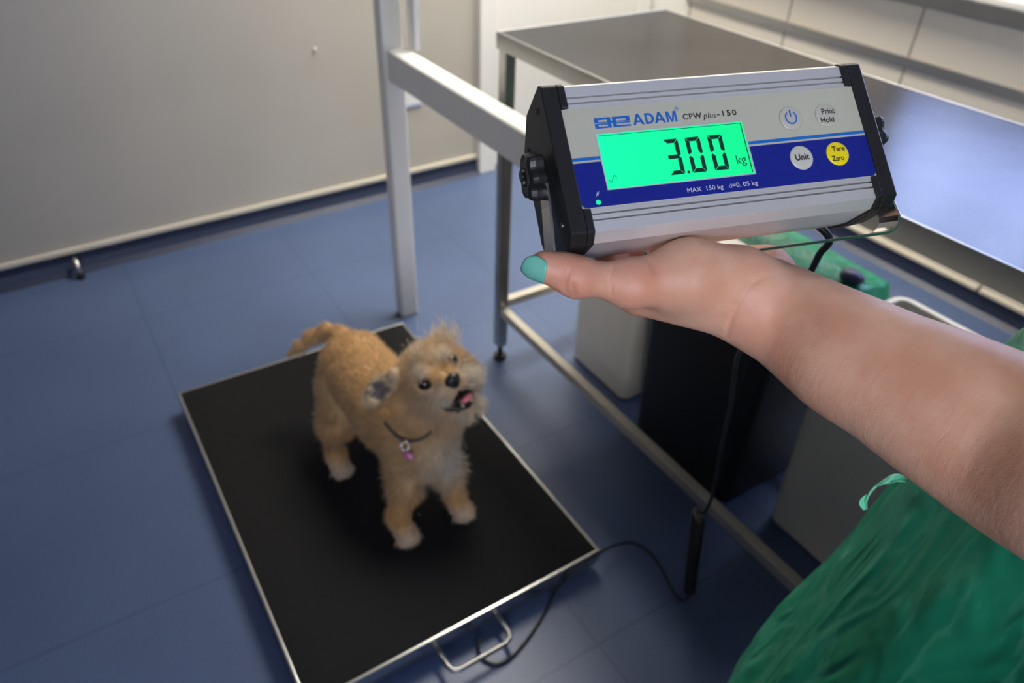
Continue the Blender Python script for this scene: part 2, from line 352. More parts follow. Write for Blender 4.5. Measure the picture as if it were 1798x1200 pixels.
o = mb.build('crumpled_wrapper', new_mat('purple blue foil', srgb(74, 74, 112), .35), None, smooth=True); tag(o, 'small purplish crumpled wrapper lying on the bright green plastic sheet', 'wrapper')

# ------------------------------------------------------------------ weighing platform
pl = tag(empty('weighing_platform', (.3, .45, 0)), 'black topped floor scale platform under the dog', 'scale platform')
def pbox(x0, x1, y0, y1, z0, z1): return MB().box(x0-.3, x1-.3, y0-.45, y1-.45, z0, z1)
pbox(.004, .596, .004, .896, .018, .0585).build('frame', M['steel'], pl, bevel=.003)
pbox(.006, .594, .006, .894, .0585, .0615).build('mat_top', M['mat'], pl, bevel=.0012)
tr = MB()
for (a, b, c, d) in ((0, .6, 0, .007), (0, .6, .893, .9), (0, .007, .007, .893), (.593, .6, .007, .893)): tr.box(a-.3, b-.3, c-.45, d-.45, .030, .0612)
tr.build('edge_trim', M['chrome'], pl, bevel=.0022, seg=3)
for (x, y) in ((.06, .06), (.54, .06), (.06, .84), (.54, .84)):
    MB().cyl((x-.3, y-.45, 0), (0, 0, 1), .02, .02, 20).build('foot', M['dark'], pl)
hp = [(.236, .0, .034), (.236, -.040, .033), (.240, -.052, .033), (.252, -.057, .033), (.345, -.057, .033), (.357, -.052, .033), (.361, -.040, .033), (.361, .0, .034)]
MB().tube([(a-.3, b-.45, c) for a, b, c in hp], .0048, 12).build('handle', M['steel'], pl, smooth=True)

# ------------------------------------------------------------------ indicator
IX = np.array([0.9587214, -0.28344875, 0.01179321]); IY = np.array([0.20189037, 0.7101121, 0.67469036]); IZ = np.cross(IX, IY)
IO = np.array([0.26251272, -0.38296093, 1.09314529])
def I2W(p): return IO + IX*p[0]*.001 + IY*p[1]*.001 + IZ*p[2]*.001
ind = empty('scale_indicator'); im = Matrix.Identity(4)
for i in range(3): im[i][0] = IX[i]; im[i][1] = IY[i]; im[i][2] = IZ[i]; im[i][3] = IO[i]
ind.matrix_world = im
tag(ind, 'silver and black weight indicator with lit green display held on the palm', 'scale indicator')
mm = lambda pts: [tuple(c*.001 for c in p) for p in pts]
def prism_x(prof, x0, x1): # prof: (y,z) list
    m = MB(); m.rings([mm([(x, y, z) for y, z in prof]) for x in (x0, x1)]); return m
def offs(prof, d):
    cy = 0; cz = -27
    out = []
    for y, z in prof:
        L_ = math.hypot(y-cy, z-cz); out.append((y+(y-cy)/L_*d, z+(z-cz)/L_*d))
    return out
g = []
for yy in (-36.6, -33.2):
    g += [(yy-.55, -1.5), (yy-.40, -7.5), (yy+.40, -7.5), (yy+.55, -1.5)]
front = [(-43.5, -1.5)] + g + [(-29.6, -1.5), (-29.5, -2.0), (29.5, -2.0), (29.6, -1.5)] + [(-a, b) for a, b in reversed(g)] + [(43.5, -1.5)]
back = [(46, -4.5), (44, -34), (29, -53.5), (-29, -56.5), (-44.8, -49), (-48, -33), (-48, -8.4)]
prism_x(front + back, -93, 93).build('housing', M['alu'], ind, bevel=.00015, seg=2)
capprof = [(43.5, 0), (47, -4), (45.5, -35), (30, -55), (-30, -58), (-46, -50.5), (-49.2, -34), (-49.2, -7.4), (-43.5, 0)]
lipA = [(43.5, 0), (47, -4), (45, -12), (30, -12), (30, 0)]; lipB = [(-30, 0), (-30, -12), (-49.2, -12), (-49.2, -7.4), (-43.5, 0)]
for s in (-1, 1):
    m = MB()
    for prof, a, b in ((capprof, 95.2, 105), (lipA, 90.6, 95.2), (lipB, 90.6, 95.2)):
        q = prism_x(prof, min(s*a, s*b), max(s*a, s*b)); m.add(q.v, q.f)
    q = prism_x([(44.6, -10), (47, -10), (45.5, -35), (30, -55), (-30, -58), (-46, -50.5), (-49.2, -34), (-49.2, -10), (-47.4, -10), (-47.4, -33), (-44.0, -48.4), (-28.5, -55.8), (28.5, -52.8), (43.5, -34)], min(s*90.6, s*95.2), max(s*90.6, s*95.2))
    m.add(q.v, q.f)
    cp = m.build('end_cap', M['black'], ind, bevel=.0009)
    for (y, z) in ((36, -13), (-34, -12), (26, -44)):
        MB().cyl((s*.1049, y*.001, z*.001), (s, 0, 0), .0017, .0006, 12).build('screw', M['dark'] if y > 0 else M['steel'], cp)
# membrane
def plate(x0, x1, y0_, y1_, z, t, r=0, n=5):
    m = MB()
    if r: a = rrect(x0*.001, x1*.001, y0_*.001, y1_*.001, r*.001, z*.001, n); b = [(p[0], p[1], (z+t)*.001) for p in a]; m.rings([a, b])
    else: m.box(x0*.001, x1*.001, y0_*.001, y1_*.001, z*.001, (z+t)*.001)
    return m
C_beige = new_mat('membrane beige', srgb(181, 181, 163), .38); C_blue = new_mat('membrane navy', srgb(10, 30, 132), .35)
C_stripe = new_mat('stripe blue', srgb(18, 104, 190), .35); C_logo = new_mat('logo blue', srgb(22, 98, 184), .4)
C_white = new_mat('print white', srgb(205, 205, 205), .4); C_ink = new_mat('print black', srgb(28, 24, 26), .45)
C_bw = new_mat('button grey', srgb(192, 192, 182), .28); C_by = new_mat('button yellow', srgb(232, 214, 20), .28); C_bt = new_mat('button clear', srgb(182, 181, 168), .25)
plate(-95.2, 95.2, -29.6, 29.6, -2.0, .8).build('membrane', C_beige, ind)
# navy lower half with rounded lower corners
pts = [(-95.2, -3.2), (-95.2, -26.6)] + [(-92.2-3*math.cos(a), -26.6-3*math.sin(a)) for a in (.4, .8, 1.2, 1.57)] + [(92.2+3*math.cos(a), -26.6-3*math.sin(a)) for a in (1.57, 1.2, .8, .4)] + [(95.2, -26.6), (95.2, -3.2)]
m = MB(); m.rings([mm([(x, y, z) for x, y in pts]) for z in (-1.15, -1.0)]); m.build('navy_panel', C_blue, ind)
plate(-95.2, 95.2, -1.9, 0, -1.15, .12).build('blue_stripe', C_stripe, ind)
plate(-78.4, 15.0, -20.6, 13.6, -1.05, .12).build('display_border', new_mat('display border', srgb(176, 182, 190), .4), ind)
# LCD
lm = bpy.data.materials.new('lit green display'); lm.use_nodes = True; ln = lm.node_tree; p = ln.nodes['Principled BSDF']
p.inputs['Base Color'].default_value = (0, .25, .12, 1); p.inputs['Roughness'].default_value = .5
tc = ln.nodes.new('ShaderNodeTexCoord'); sx = ln.nodes.new('ShaderNodeSeparateXYZ'); mr = ln.nodes.new('ShaderNodeMapRange')
mr.inputs[1].default_value = -.078; mr.inputs[2].default_value = .014
cr = ln.nodes.new('ShaderNodeValToRGB'); cr.color_ramp.elements[0].color = (0, .98, .40, 1); cr.color_ramp.elements[1].color = (0, .84, .22, 1)
ln.links.new(tc.outputs['Object'], sx.inputs[0]); ln.links.new(sx.outputs[0], mr.inputs[0]); ln.links.new(mr.outputs[0], cr.inputs[0]); ln.links.new(cr.outputs[0], p.inputs['Emission Color']); p.inputs['Emission Strength'].default_value = .90
plate(-77.7, 14.1, -19.9, 12.9, -.95, .12).build('display_screen', lm, ind)
C_seg = new_mat('display segments', srgb(4, 46, 34), .5)
plate(-77.2, 13.2, 11.7, 12.0, -.83, .08).box(.0126, .0132, -.019, .012, -.00083, -.00075).build('display_shadow_line', C_seg, ind)
# seven-segment digits, skewed like the display
def digit(x, segs, w=9.3, hgt=21.8, yb=-15.8, t=2.45, sl=.095):
    m = MB(); g_ = .35
    A = {'a': ((0, 1), (1, 1)), 'g': ((0, .5), (1, .5)), 'd': ((0, 0), (1, 0)), 'f': ((0, .5), (0, 1)), 'b': ((1, .5), (1, 1)), 'e': ((0, 0), (0, .5)), 'c': ((1, 0), (1, .5))}
    for s_ in segs:
        (ax, ay), (bx, by) = A[s_]
        def P_(u_, v_): return (x + u_*w + sl*v_*0 - (0 if False else 0), yb + v_*hgt)
        a = np.array(P_(ax, ay)); b = np.array(P_(bx, by)); inx = 0 if ax != bx else (t/2 if ax == 0 else -t/2); iny = 0 if ay != by else {0: t/2, .5: 0, 1: -t/2}[ay]
        a = a + (inx, iny); b = b + (inx, iny); d = (b-a)/np.linalg.norm(b-a); nn = np.array([-d[1], d[0]])
        if ax != bx: a0 = a + d*g_; b0 = b - d*g_; cut = t*.9
        else: a0 = a + d*g_; b0 = b - d*g_; cut = t*.9
        cs, ce = (cut, cut)
        if s_ == 'g': cs = ce = t/2
        q = [a0+d*(cs/2)-nn*0, a0 + d*cs + nn*t/2, b0 - d*ce + nn*t/2, b0-d*(ce/2), b0 - d*ce - nn*t/2, a0 + d*cs - nn*t/2]
        # outer edge runs full length
        out = nn if (np.dot(nn, (np.array([x+w/2, yb+hgt/2])-a)) < 0) else -nn
        if s_ != 'g': q = [a0 + out*t/2, b0 + out*t/2, b0 - d*cut - out*t/2, a0 + d*cut - out*t/2]
        if s_ in 'fbce':   # end at the middle is pointed
            mid_is_a = (ay == .5)
            if mid_is_a: q = [a0+out*t*.15, a0 + d*t*.35 + out*t/2, b0 + out*t/2, b0 - d*cut - out*t/2, a0 + d*t*.6 - out*t/2]
            else: q = [a0 + out*t/2, b0 - d*t*.35 + out*t/2, b0+out*t*.15, b0 - d*t*.6 - out*t/2, a0 + d*cut - out*t/2]
        q = [(v[0] + 0*sl, v[1]) for v in q]
        m.rings([mm([(v[0], v[1], z) for v in q]) for z in (-.83, -.70)])
    return m
digit(-38.9, 'abgcd').build('digit', C_seg, ind)
digit(-24.9, 'abcdef').build('digit', C_seg, ind)
digit(-10.6, 'abcdef').build('digit', C_seg, ind)
MB().cyl((-.0273, -.0150, -.00083), (0, 0, 1), .00085, .00013, 16).build('decimal_point', C_seg, ind)
wv = [(-76.5+5.2*k/20, -14.2+1.9*math.sin(math.pi*2*(k/20)-math.pi), -.80) for k in range(21)]
MB().tube(mm(wv), .00016, 6).build('wave_symbol', C_seg, ind)
def text(name, s, x0, x1, y0_, y1_, mat, shear=0.0, bold=0.0, z=-1.0, t=.10, parent=None, space=1.0):
    cu = bpy.data.curves.new(name, 'FONT'); cu.body = s; cu.size = 1; cu.offset = bold; cu.space_character = space; cu.resolution_u = 4
    cu.extrude = .0005
    ob = bpy.data.objects.new(name, cu); COL.objects.link(ob)
    dg = bpy.context.evaluated_depsgraph_get(); me = bpy.data.meshes.new_from_object(ob.evaluated_get(dg))
    bpy.data.objects.remove(ob)
    n_ = len(me.vertices); co = np.empty(n_*3, np.float32); me.vertices.foreach_get('co', co); co = co.reshape(-1, 3)
    co[:, 0] += shear*co[:, 1]
    lo = co.min(0); hi = co.max(0)
    co[:, 0] = (co[:, 0]-lo[0])/(hi[0]-lo[0])*(x1-x0)+x0; co[:, 1] = (co[:, 1]-lo[1])/(hi[1]-lo[1])*(y1_-y0_)+y0_
    co[:, 2] = np.where(co[:, 2] > 0, z+t, z)
    me.vertices.foreach_set('co', (co*.001).ravel()); me.materials.clear(); me.materials.append(mat); me.update(); me.name = name
    o = bpy.data.objects.new(name, me); COL.objects.link(o); o.parent = parent or ind
    return o
ZM = -1.2
bl = MB()
def poly(pts): bl.rings([mm([(x, y, z) for x, y in pts]) for z in (ZM, ZM+.10)])
def cap_a(x, w): 
    poly([(x, 16.7), (x+1.5, 16.7), (x+w/2+.1, 21.9), (x+w/2+.75, 23.4), (x+w/2-.75, 23.4)]); poly([(x+w, 16.7), (x+w-1.5, 16.7), (x+w/2-.1, 21.9), (x+w/2-.75, 23.4), (x+w/2+.75, 23.4)]); poly([(x+1.2, 18.2), (x+w-1.2, 18.2), (x+w-1.6, 19.3), (x+1.6, 19.3)])
cap_a(-54.0, 7.0); cap_a(-40.6, 7.0)
poly([(-46.2, 16.7), (-44.8, 16.7), (-44.8, 23.4), (-46.2, 23.4)])
dcv = [(-44.0+3.4*math.sin(a), 20.05-3.35*math.cos(a)) for a in np.linspace(0, math.pi, 13)]; dci = [(-44.2+2.1*math.sin(a), 20.05-2.15*math.cos(a)) for a in np.linspace(0, math.pi, 13)]
dcv = [(-44.8, 16.7)] + dcv + [(-44.8, 23.4)]; dci = [(-44.8, 17.9)] + dci + [(-44.8, 22.2)]
for i in range(len(dcv)-1): poly([dcv[i], dcv[i+1], dci[i+1], dci[i]])
mx_ = -32.9; poly([(mx_, 16.7), (mx_+1.3, 16.7), (mx_+1.3, 23.4), (mx_, 23.4)]); poly([(mx_+5.3, 16.7), (mx_+6.6, 16.7), (mx_+6.6, 23.4), (mx_+5.3, 23.4)])
poly([(mx_+1.3, 23.4), (mx_+1.3, 20.9), (mx_+2.75, 16.7), (mx_+3.3, 16.7), (mx_+3.3, 18.4), (mx_+1.75, 23.4)]); poly([(mx_+5.3, 23.4), (mx_+5.3, 20.9), (mx_+3.85, 16.7), (mx_+3.3, 16.7), (mx_+3.3, 18.4), (mx_+4.85, 23.4)])
bl.build('brand_lettering', C_logo, ind)
text('registered_mark', '\u00ae', -26.4, -24.0, 23.4, 25.9, C_logo, z=ZM)
text('model_lettering', 'CPW', -22.5, -10.4, 17.2, 21.0, C_ink, bold=.02, z=ZM, space=1.15)
text('model_lettering', 'plus', -9.8, -1.0, 15.8, 20.6, C_ink, shear=.30, z=ZM)
text('model_lettering', '-150', -.4, 12.4, 17.3, 21.0, C_ink, bold=.02, z=ZM, space=1.3)
# brand logo: two square letters split by a thin line
lg = MB()
def lr(x0, x1, a, b): lg.box(x0*.001, x1*.001, a*.001, b*.001, ZM*.001, (ZM+.10)*.001)
for (x0, x1, a, b) in ((-77.3, -67.3, 21.5, 22.9), (-69.4, -67.3, 16.5, 21.5), (-77.3, -69.4, 18.6, 19.4), (-77.3, -69.4, 16.5, 17.5), (-77.3, -75.2, 17.5, 18.6), (-77.3,-74.8,20.0,21.5), (-77.3, -69.4, 19.8, 20.3),
                       (-66.3, -55.6, 21.5, 22.9), (-66.3, -64.0, 16.5, 21.5), (-58.0, -55.6, 19.8, 21.5), (-64.0, -55.6, 19.8, 20.3), (-64.0, -55.6, 18.6, 19.4), (-64.0, -55.6, 16.5, 17.5), (-67.3, -66.3, 19.2, 20.6)): lr(x0, x1, a, b)
lg.build('brand_logo', C_logo, ind)
text('capacity_text', 'MAX  150 kg', -30.9, -8.1, -28.0, -24.5, C_white, bold=0, z=ZM+.2)
text('division_text', 'd=0. 05 kg', -4.4, 14.4, -28.0, -24.4, C_white, bold=0, z=ZM+.2)
text('unit_text', 'kg', 4.4, 10.6, -14.9, -8.1, C_seg, z=-.83, bold=-.002)
MB().add(mm([(-86.3, -24.2, -.98), (-84.6, -20.6, -.98), (-84.9, -22.4, -.98), (-83.4, -20.2, -.98), (-84.7, -23.4, -.98), (-84.9, -21.8, -.98)]) , [(0, 1, 2), (0, 2, 5), (3, 4, 5), (3, 5, 2)]).build('mains_symbol', C_white, ind)
led = new_mat('green led', (0, .5, .2, 1), .3); led.node_tree.nodes['Principled BSDF'].inputs['Emission Color'].default_value = (0, .8, .3, 1); led.node_tree.nodes['Principled BSDF'].inputs['Emission Strength'].default_value = .7
def dome(x, y, r, hgt, z):
    m = MB(); m.rings([[((x + r*c*math.cos(a))*.001, (y + r*c*math.sin(a))*.001, (z+hh)*.001) for a in [2*math.pi*k/36 for k in range(36)]] for c, hh in ((1, 0), (.97, hgt*.55), (.88, hgt*.85), (.5, hgt), (.05, hgt*1.02))]); return m
dome(-85.3, -26.9, 1.5, .5, -1.1).build('led', led, ind, smooth=True)
for (x, y, mt) in ((47.2, 12.0, C_bt), (72.0, 12.0, C_bt), (47.2, -13.5, C_bw), (72.2, -13.4, C_by)):
    b_ = dome(x, y, 7.7, .9, -1.1 if y < 0 else -1.2)
    bo = b_.build('button', mt, ind, smooth=True)
    if y < 0: dome(x, y, 8.2, .12, -1.1).build('button_ring', C_white, bo)
    if (x, y) == (47.2, 12.0):
        ar = [(x-.2+3.6*math.cos(a), y+.2+3.9*math.sin(a), -.15) for a in np.linspace(math.radians(125), math.radians(415), 26)]
        pw = MB().tube(mm(ar), .00045, 6); pw.tube(mm([(x-.2, y+.8, -.15), (x-.2, y+5.0, -.15)]), .00045, 6); pw.build('power_symbol', C_logo, bo)
    elif y > 0:
        text('button_text', 'Print', x-4.6+1.4, x+4.6+1.4, y+.6, y+4.2, C_ink, bold=.022, z=-.42, t=.15, parent=bo); text('button_text', 'Hold', x-5.2, x+4.0, y-5.0, y-1.5, C_ink, bold=.022, z=-.42, t=.15, parent=bo)
    elif mt is C_bw: text('button_text', 'Unit', x-4.6, x+4.8, y-1.9, y+2.3, C_ink, bold=.028, z=-.32, t=.15, parent=bo)
    else:
        text('button_text', 'Tare', x-3.4, x+5.3, y+1.2, y+4.7, C_ink, bold=.024, z=-.32, t=.15, parent=bo); text('button_text', 'Zero', x-5.2, x+3.2, y-4.7, y-1.3, C_ink, bold=.024, z=-.32, t=.15, parent=bo)
# bracket and knobs
def strip(pathYZ_X, w0, thick, name, mat, bev=.0003):   # path of (x,y,z) centre points with width along wv
    pass
wdir = np.array([0, .25, -.97])
BK = [(-107.4, 10, -20), (-109, -20, -20), (-113, -51, -20)] + [(-113 + 11*(1-math.cos(a)), -51-10*math.sin(a), -20-1.5*math.sin(a)) for a in (.4, .8, 1.2, 1.57)]
BK = BK + [(-x, y, z) for x, y, z in reversed(BK)]
wid = [8]*2 + [8.5]*3 + [8.5]*2; wid = wid + wid[::-1]
rings = []
for i, p in enumerate(BK):
    p = np.array(p, float); a = np.array(BK[max(i-1, 0)], float); b = np.array(BK[min(i+1, len(BK)-1)], float)
    t_ = (b-a)/np.linalg.norm(b-a); nn = np.cross(t_, wdir); nn /= np.linalg.norm(nn)
    rings.append(mm([p+wdir*wid[i]+nn*.9, p+wdir*wid[i]-nn*.9, p-wdir*wid[i]-nn*.9, p-wdir*wid[i]+nn*.9]))
MB().rings(rings).build('bracket', M['chrome'], ind, bevel=.0003)
for s, kz, ky in ((-1, -21, 0), (1, -17, 2)):
    pr = []
    for k in range(60):
        a = 2*math.pi*k/60; r_ = 13.2 + 1.7*math.cos(6*a); pr.append((r_*math.cos(a), r_*math.sin(a)))
    m = MB(); m.rings([mm([(s*(x if s > 0 else 107.6+(x-107.6)*1.25), ky+c*y, kz+c*z) for y, z in pr]) for x, c in ((107.6, .80), (108.6, .97), (112.5, 1.0), (115.2, .93), (116.2, .75), (116.2, .42), (114.8, .38), (114.8, .1))])
    m.build('clamp_knob', M['black'], ind, smooth=False, bevel=.0004)

# ------------------------------------------------------------------ cable
cb = tag(empty('coiled_cable', (.70, -.14, 0)), 'black coiled cable running from the indicator down to the floor scale', 'cable')
off = np.array([.70, -.14, 0])
p0 = I2W((66, -12, -50)); 
cp_ = [p0, I2W((66, -16, -60)), at(1453, 412, .505), at(1438, 448, .53), at(1414, 492, .57), at(1370, 545, .62), at(1322, 590, .70), at(1296, 625, .76), at(1288, 670, .82), at(1282, 715, .88), at(1268, 780, .97), at(1255, 850, 1.07), at(1246, 885, 1.14), at(1236, 900, 1.165), at(1228, 897, 1.17)]
MB().tube([p-off for p in catmull(cp_, 8)], .0026, 10).build('straight_lead', M['rubber'], cb, smooth=True)
ct = at(1228, 900, 1.175); cbm = np.array([.702, -.148, .035])
ax = (cbm-ct); L_ = np.linalg.norm(ax); ax /= L_; e1 = np.cross(ax, [1, 0, 0]); e1 /= np.linalg.norm(e1); e2 = np.cross(ax, e1)
turns = 34; pts = []
for k in range(turns*12+1):
    a = 2*math.pi*k/12; pts.append(ct + ax*L_*k/(turns*12) + (e1*math.cos(a)+e2*math.sin(a))*.0095 - off)
MB().tube(pts, .0024, 6).build('coil', M['rubber'], cb, smooth=True)
fl = [cbm, onz(1209, 1048, .012), onz(1196, 1054, .004), onz(1180, 1036, .004), onz(1163, 1002, .004), onz(1140, 970, .004), onz(1110, 954, .01), onz(1080, 958, .035), onz(1058, 968, .058), onz(1030, 985, .066), onz(1003, 1005, .05), onz(975, 1040, .012), onz(955, 1080, .004), onz(925, 1125, .004), onz(895, 1158, .004), onz(872, 1168, .004), onz(848, 1158, .006), onz(838, 1135, .012), onz(845, 1118, .022)]
MB().tube([p-off for p in catmull(fl, 8)], .0026, 10).build('floor_lead', M['rubber'], cb, smooth=True)

# ------------------------------------------------------------------ implicit surfaces (one continuous skin from many shapes)
class Field:
    def __init__(s): s.p = []
    def cone(s, a, b, ra, rb, k=.01, sub=False): s.p.append(('c', np.array(a, float), np.array(b, float), ra, rb, k, sub)); return s
    def ell(s, c, r, rot=None, k=.01, sub=False): s.p.append(('e', np.array(c, float), np.array(r, float), np.eye(3) if rot is None else np.array(rot, float), 0, k, sub)); return s
    def dist(s, q, P):
        if q[0] == 'c':
            a, b, ra, rb = q[1:5]; ba = b-a; L2 = ba@ba
            t = np.clip(((P-a)@ba)/L2, 0, 1); return np.linalg.norm(P - a - t[:, None]*ba, axis=1) - (ra+(rb-ra)*t)
        c, r, Rm = q[1:4]; l = (P-c)@Rm; k0 = np.linalg.norm(l/r, axis=1); k1 = np.linalg.norm(l/(r*r), axis=1)
        return k0*(k0-1)/np.maximum(k1, 1e-9)
    def bounds(s, q, m):
        if q[0] == 'c': r = max(q[3], q[4])+m; return np.minimum(q[1], q[2])-r, np.maximum(q[1], q[2])+r
        r = max(q[2])+m; return q[1]-r, q[1]+r
    def eval(s, P):
        P = P.astype(float); d = np.full(len(P), 1.0)
        for q in s.p:
            e = s.dist(q, P); k = q[5]
            if not q[6]:
                h = np.clip(.5+.5*(d-e)/k, 0, 1); d = d*(1-h)+e*h - k*h*(1-h)
            else:
                h = np.clip(.5-.5*(d+e)/k, 0, 1); d = d*(1-h)-e*h + k*h*(1-h)
        return d
    def grid(s, h, margin=.02):
        bb = [s.bounds(q, margin) for q in s.p if not q[6]]
        lo = np.min([b[0] for b in bb], 0); hi = np.max([b[1] for b in bb], 0)
        n = np.ceil((hi-lo)/h).astype(int)+1; V = np.full(n, 1.0, np.float32)
        for q in s.p:
            b0, b1 = s.bounds(q, .016+q[5])
            i0 = np.clip(((b0-lo)/h).astype(int), 0, n-1); i1 = np.clip(np.ceil((b1-lo)/h).astype(int)+1, 1, n)
            if np.any(i1 <= i0): continue
            sl = tuple(slice(a, b) for a, b in zip(i0, i1))
            G = np.stack(np.meshgrid(*[lo[k]+h*np.arange(i0[k], i1[k]) for k in range(3)], indexing='ij'), -1).reshape(-1, 3)
            e = s.dist(q, G); d = V[sl].reshape(-1).astype(float); k = q[5]
            if not q[6]:
                hh = np.clip(.5+.5*(d-e)/k, 0, 1); d = d*(1-hh)+e*hh - k*hh*(1-hh)
            else:
                hh = np.clip(.5-.5*(d+e)/k, 0, 1); d = d*(1-hh)-e*hh + k*hh*(1-hh)
            V[sl] = d.reshape(V[sl].shape)
        return lo, V
    def mesh(s, h, refine=2):
        lo, V = s.grid(h); In = V < 0
        nx, ny, nz = V.shape
        c = [V[i:nx-1+i, j:ny-1+j, k:nz-1+k] for i in (0, 1) for j in (0, 1) for k in (0, 1)]
        st = np.stack([a < 0 for a in c]); act = st.any(0) & ~st.all(0)
        idx = np.argwhere(act); num = -np.ones(act.shape, np.int64); num[act] = np.arange(len(idx))
        cv = np.stack([a[act] for a in c], 1); crn = np.array([(i, j, k) for i in (0, 1) for j in (0, 1) for k in (0, 1)], float)
        acc = np.zeros((len(idx), 3)); cnt = np.zeros(len(idx))
        for a in range(8):
            for b in range(a+1, 8):
                if np.abs(crn[a]-crn[b]).sum() != 1: continue
                va, vb = cv[:, a], cv[:, b]; mk = (va < 0) != (vb < 0)
                t = np.where(mk, va/(np.where(mk, va-vb, 1)), 0)
                acc += np.where(mk[:, None], crn[a]+(crn[b]-crn[a])*t[:, None], 0); cnt += mk
        P = lo + h*(idx + acc/cnt[:, None])
        F = []
        for axn in range(3):
            o1, o2 = [k for k in range(3) if k != axn]
            a = In; sl0 = [slice(None)]*3; sl1 = [slice(None)]*3; sl0[axn] = slice(0, -1); sl1[axn] = slice(1, None)
            cr_ = In[tuple(sl0)] != In[tuple(sl1)]; e = np.argwhere(cr_)
            e = e[(e[:, o1] > 0) & (e[:, o2] > 0) & (e[:, o1] < V.shape[o1]-1) & (e[:, o2] < V.shape[o2]-1)]
            ins = In[tuple(e.T)]
            def cell(d1, d2):
                q = e.copy(); q[:, o1] -= d1; q[:, o2] -= d2; return num[tuple(q.T)]
            q4 = np.stack([cell(1, 1), cell(0, 1), cell(0, 0), cell(1, 0)], 1)
            flip = ins if axn != 1 else ~ins
            q4[~flip] = q4[~flip][:, ::-1]; F.append(q4)
        F = np.concatenate(F); F = F[(F >= 0).all(1)]
        for _ in range(refine):
            d = s.eval(P); e_ = 1e-4; G = np.stack([s.eval(P+np.eye(3)[k]*e_)-d for k in range(3)], 1)/e_
            G2 = (G*G).sum(1); P = P - np.clip(d/np.maximum(G2, .2), -h, h)[:, None]*G
        return P, F
    def normals(s, P):
        d = s.eval(P); G = np.stack([s.eval(P+np.eye(3)[k]*1e-4)-d for k in range(3)], 1); return G/np.maximum(np.linalg.norm(G, axis=1), 1e-9)[:, None]
def np_mesh(name, V, F, mat, parent, smooth=True):
    me = bpy.data.meshes.new(name); n_ = len(F); k = F.shape[1]
    me.vertices.add(len(V)); me.vertices.foreach_set('co', np.asarray(V, np.float32).ravel())
    me.loops.add(n_*k); me.loops.foreach_set('vertex_index', np.asarray(F, np.int32).ravel())
    me.polygons.add(n_); me.polygons.foreach_set('loop_start', np.arange(0, n_*k, k, dtype=np.int32))
    me.update(calc_edges=True); me.validate()
    if smooth: me.polygons.foreach_set('use_smooth', np.ones(len(me.polygons), bool))
    if mat: me.materials.append(mat)
    o = bpy.data.objects.new(name, me); COL.objects.link(o)
    if parent is not None: o.parent = parent
    return o

# ------------------------------------------------------------------ person: arm and hand
def skin_mat():
    m = new_mat('skin', srgb(214, 160, 136), 0.48); nt = m.node_tree; p = nt.nodes['Principled BSDF']
    p.inputs['Subsurface Weight'].default_value = .12; p.inputs['Subsurface Radius'].default_value = (.012, .004, .002); p.inputs['Subsurface Scale'].default_value = .6
    p.inputs['Specular IOR Level'].default_value = .35
    L = nt.links.new; tc = nt.nodes.new('ShaderNodeTexCoord')
    n = nt.nodes.new('ShaderNodeTexNoise'); n.inputs['Scale'].default_value = 26; n.inputs['Detail'].default_value = 5
    r = nt.nodes.new('ShaderNodeValToRGB'); r.color_ramp.elements[0].position = .36; r.color_ramp.elements[0].color = srgb(200, 146, 118); r.color_ramp.elements[1].position = .62; r.color_ramp.elements[1].color = srgb(213, 167, 140)
    at_ = nt.nodes.new('ShaderNodeAttribute'); at_.attribute_name = 'flush'
    mx = nt.nodes.new('ShaderNodeMix'); mx.data_type = 'RGBA'; mx.inputs[7].default_value = srgb(206, 120, 98)
    v = nt.nodes.new('ShaderNodeTexVoronoi'); v.inputs['Scale'].default_value = 620; v.feature = 'DISTANCE_TO_EDGE'
    n2 = nt.nodes.new('ShaderNodeTexNoise'); n2.inputs['Scale'].default_value = 160; n2.inputs['Detail'].default_value = 4
    # fine creases across the limb
    mp = nt.nodes.new('ShaderNodeMapping'); mp.inputs['Scale'].default_value = (1, 5, 1); mp.inputs['Rotation'].default_value = (0.6, 0.2, 0.5)
    n4 = nt.nodes.new('ShaderNodeTexNoise'); n4.inputs['Scale'].default_value = 55; n4.inputs['Detail'].default_value = 4; n4.inputs['Distortion'].default_value = .6
    ad = nt.nodes.new('ShaderNodeMath'); ad.operation = 'MULTIPLY_ADD'; ad.inputs[1].default_value = .5
    ad2 = nt.nodes.new('ShaderNodeMath'); ad2.operation = 'MULTIPLY_ADD'; ad2.inputs[1].default_value = .9
    b = nt.nodes.new('ShaderNodeBump'); b.inputs['Strength'].default_value = .42; b.inputs['Distance'].default_value = .0007
    L(tc.outputs['Object'], n.inputs['Vector']); L(n.outputs[0], r.inputs[0]); L(r.outputs[0], mx.inputs[6]); L(at_.outputs['Fac'], mx.inputs[0]); L(mx.outputs[2], p.inputs['Base Color'])
    L(tc.outputs['Object'], v.inputs['Vector']); L(tc.outputs['Object'], n2.inputs['Vector']); L(tc.outputs['Object'], mp.inputs[0]); L(mp.outputs[0], n4.inputs['Vector'])
    L(v.outputs[0], ad.inputs[0]); L(n2.outputs[0], ad.inputs[2]); L(n4.outputs[0], ad2.inputs[0]); L(ad.outputs[0], ad2.inputs[2]); L(ad2.outputs[0], b.inputs['Height']); L(b.outputs[0], p.inputs['Normal'])
    return m
M['skin'] = skin_mat()
PB = np.array([.47, -.76, 0.0])
per = tag(empty('person', PB), 'person in a green plastic apron holding out a bare forearm with palm up', 'person')
A = Field()
E_ = at(1960, 880, .33)                          # elbow
W_ = at(1335, 535, .452)                         # wrist
SH = np.array([.300, -.80, 1.28])                # shoulder
A.cone(SH, E_+np.array([0, -.01, 0]), .050, .043, .03)
f3 = at(1500, 630, .42)
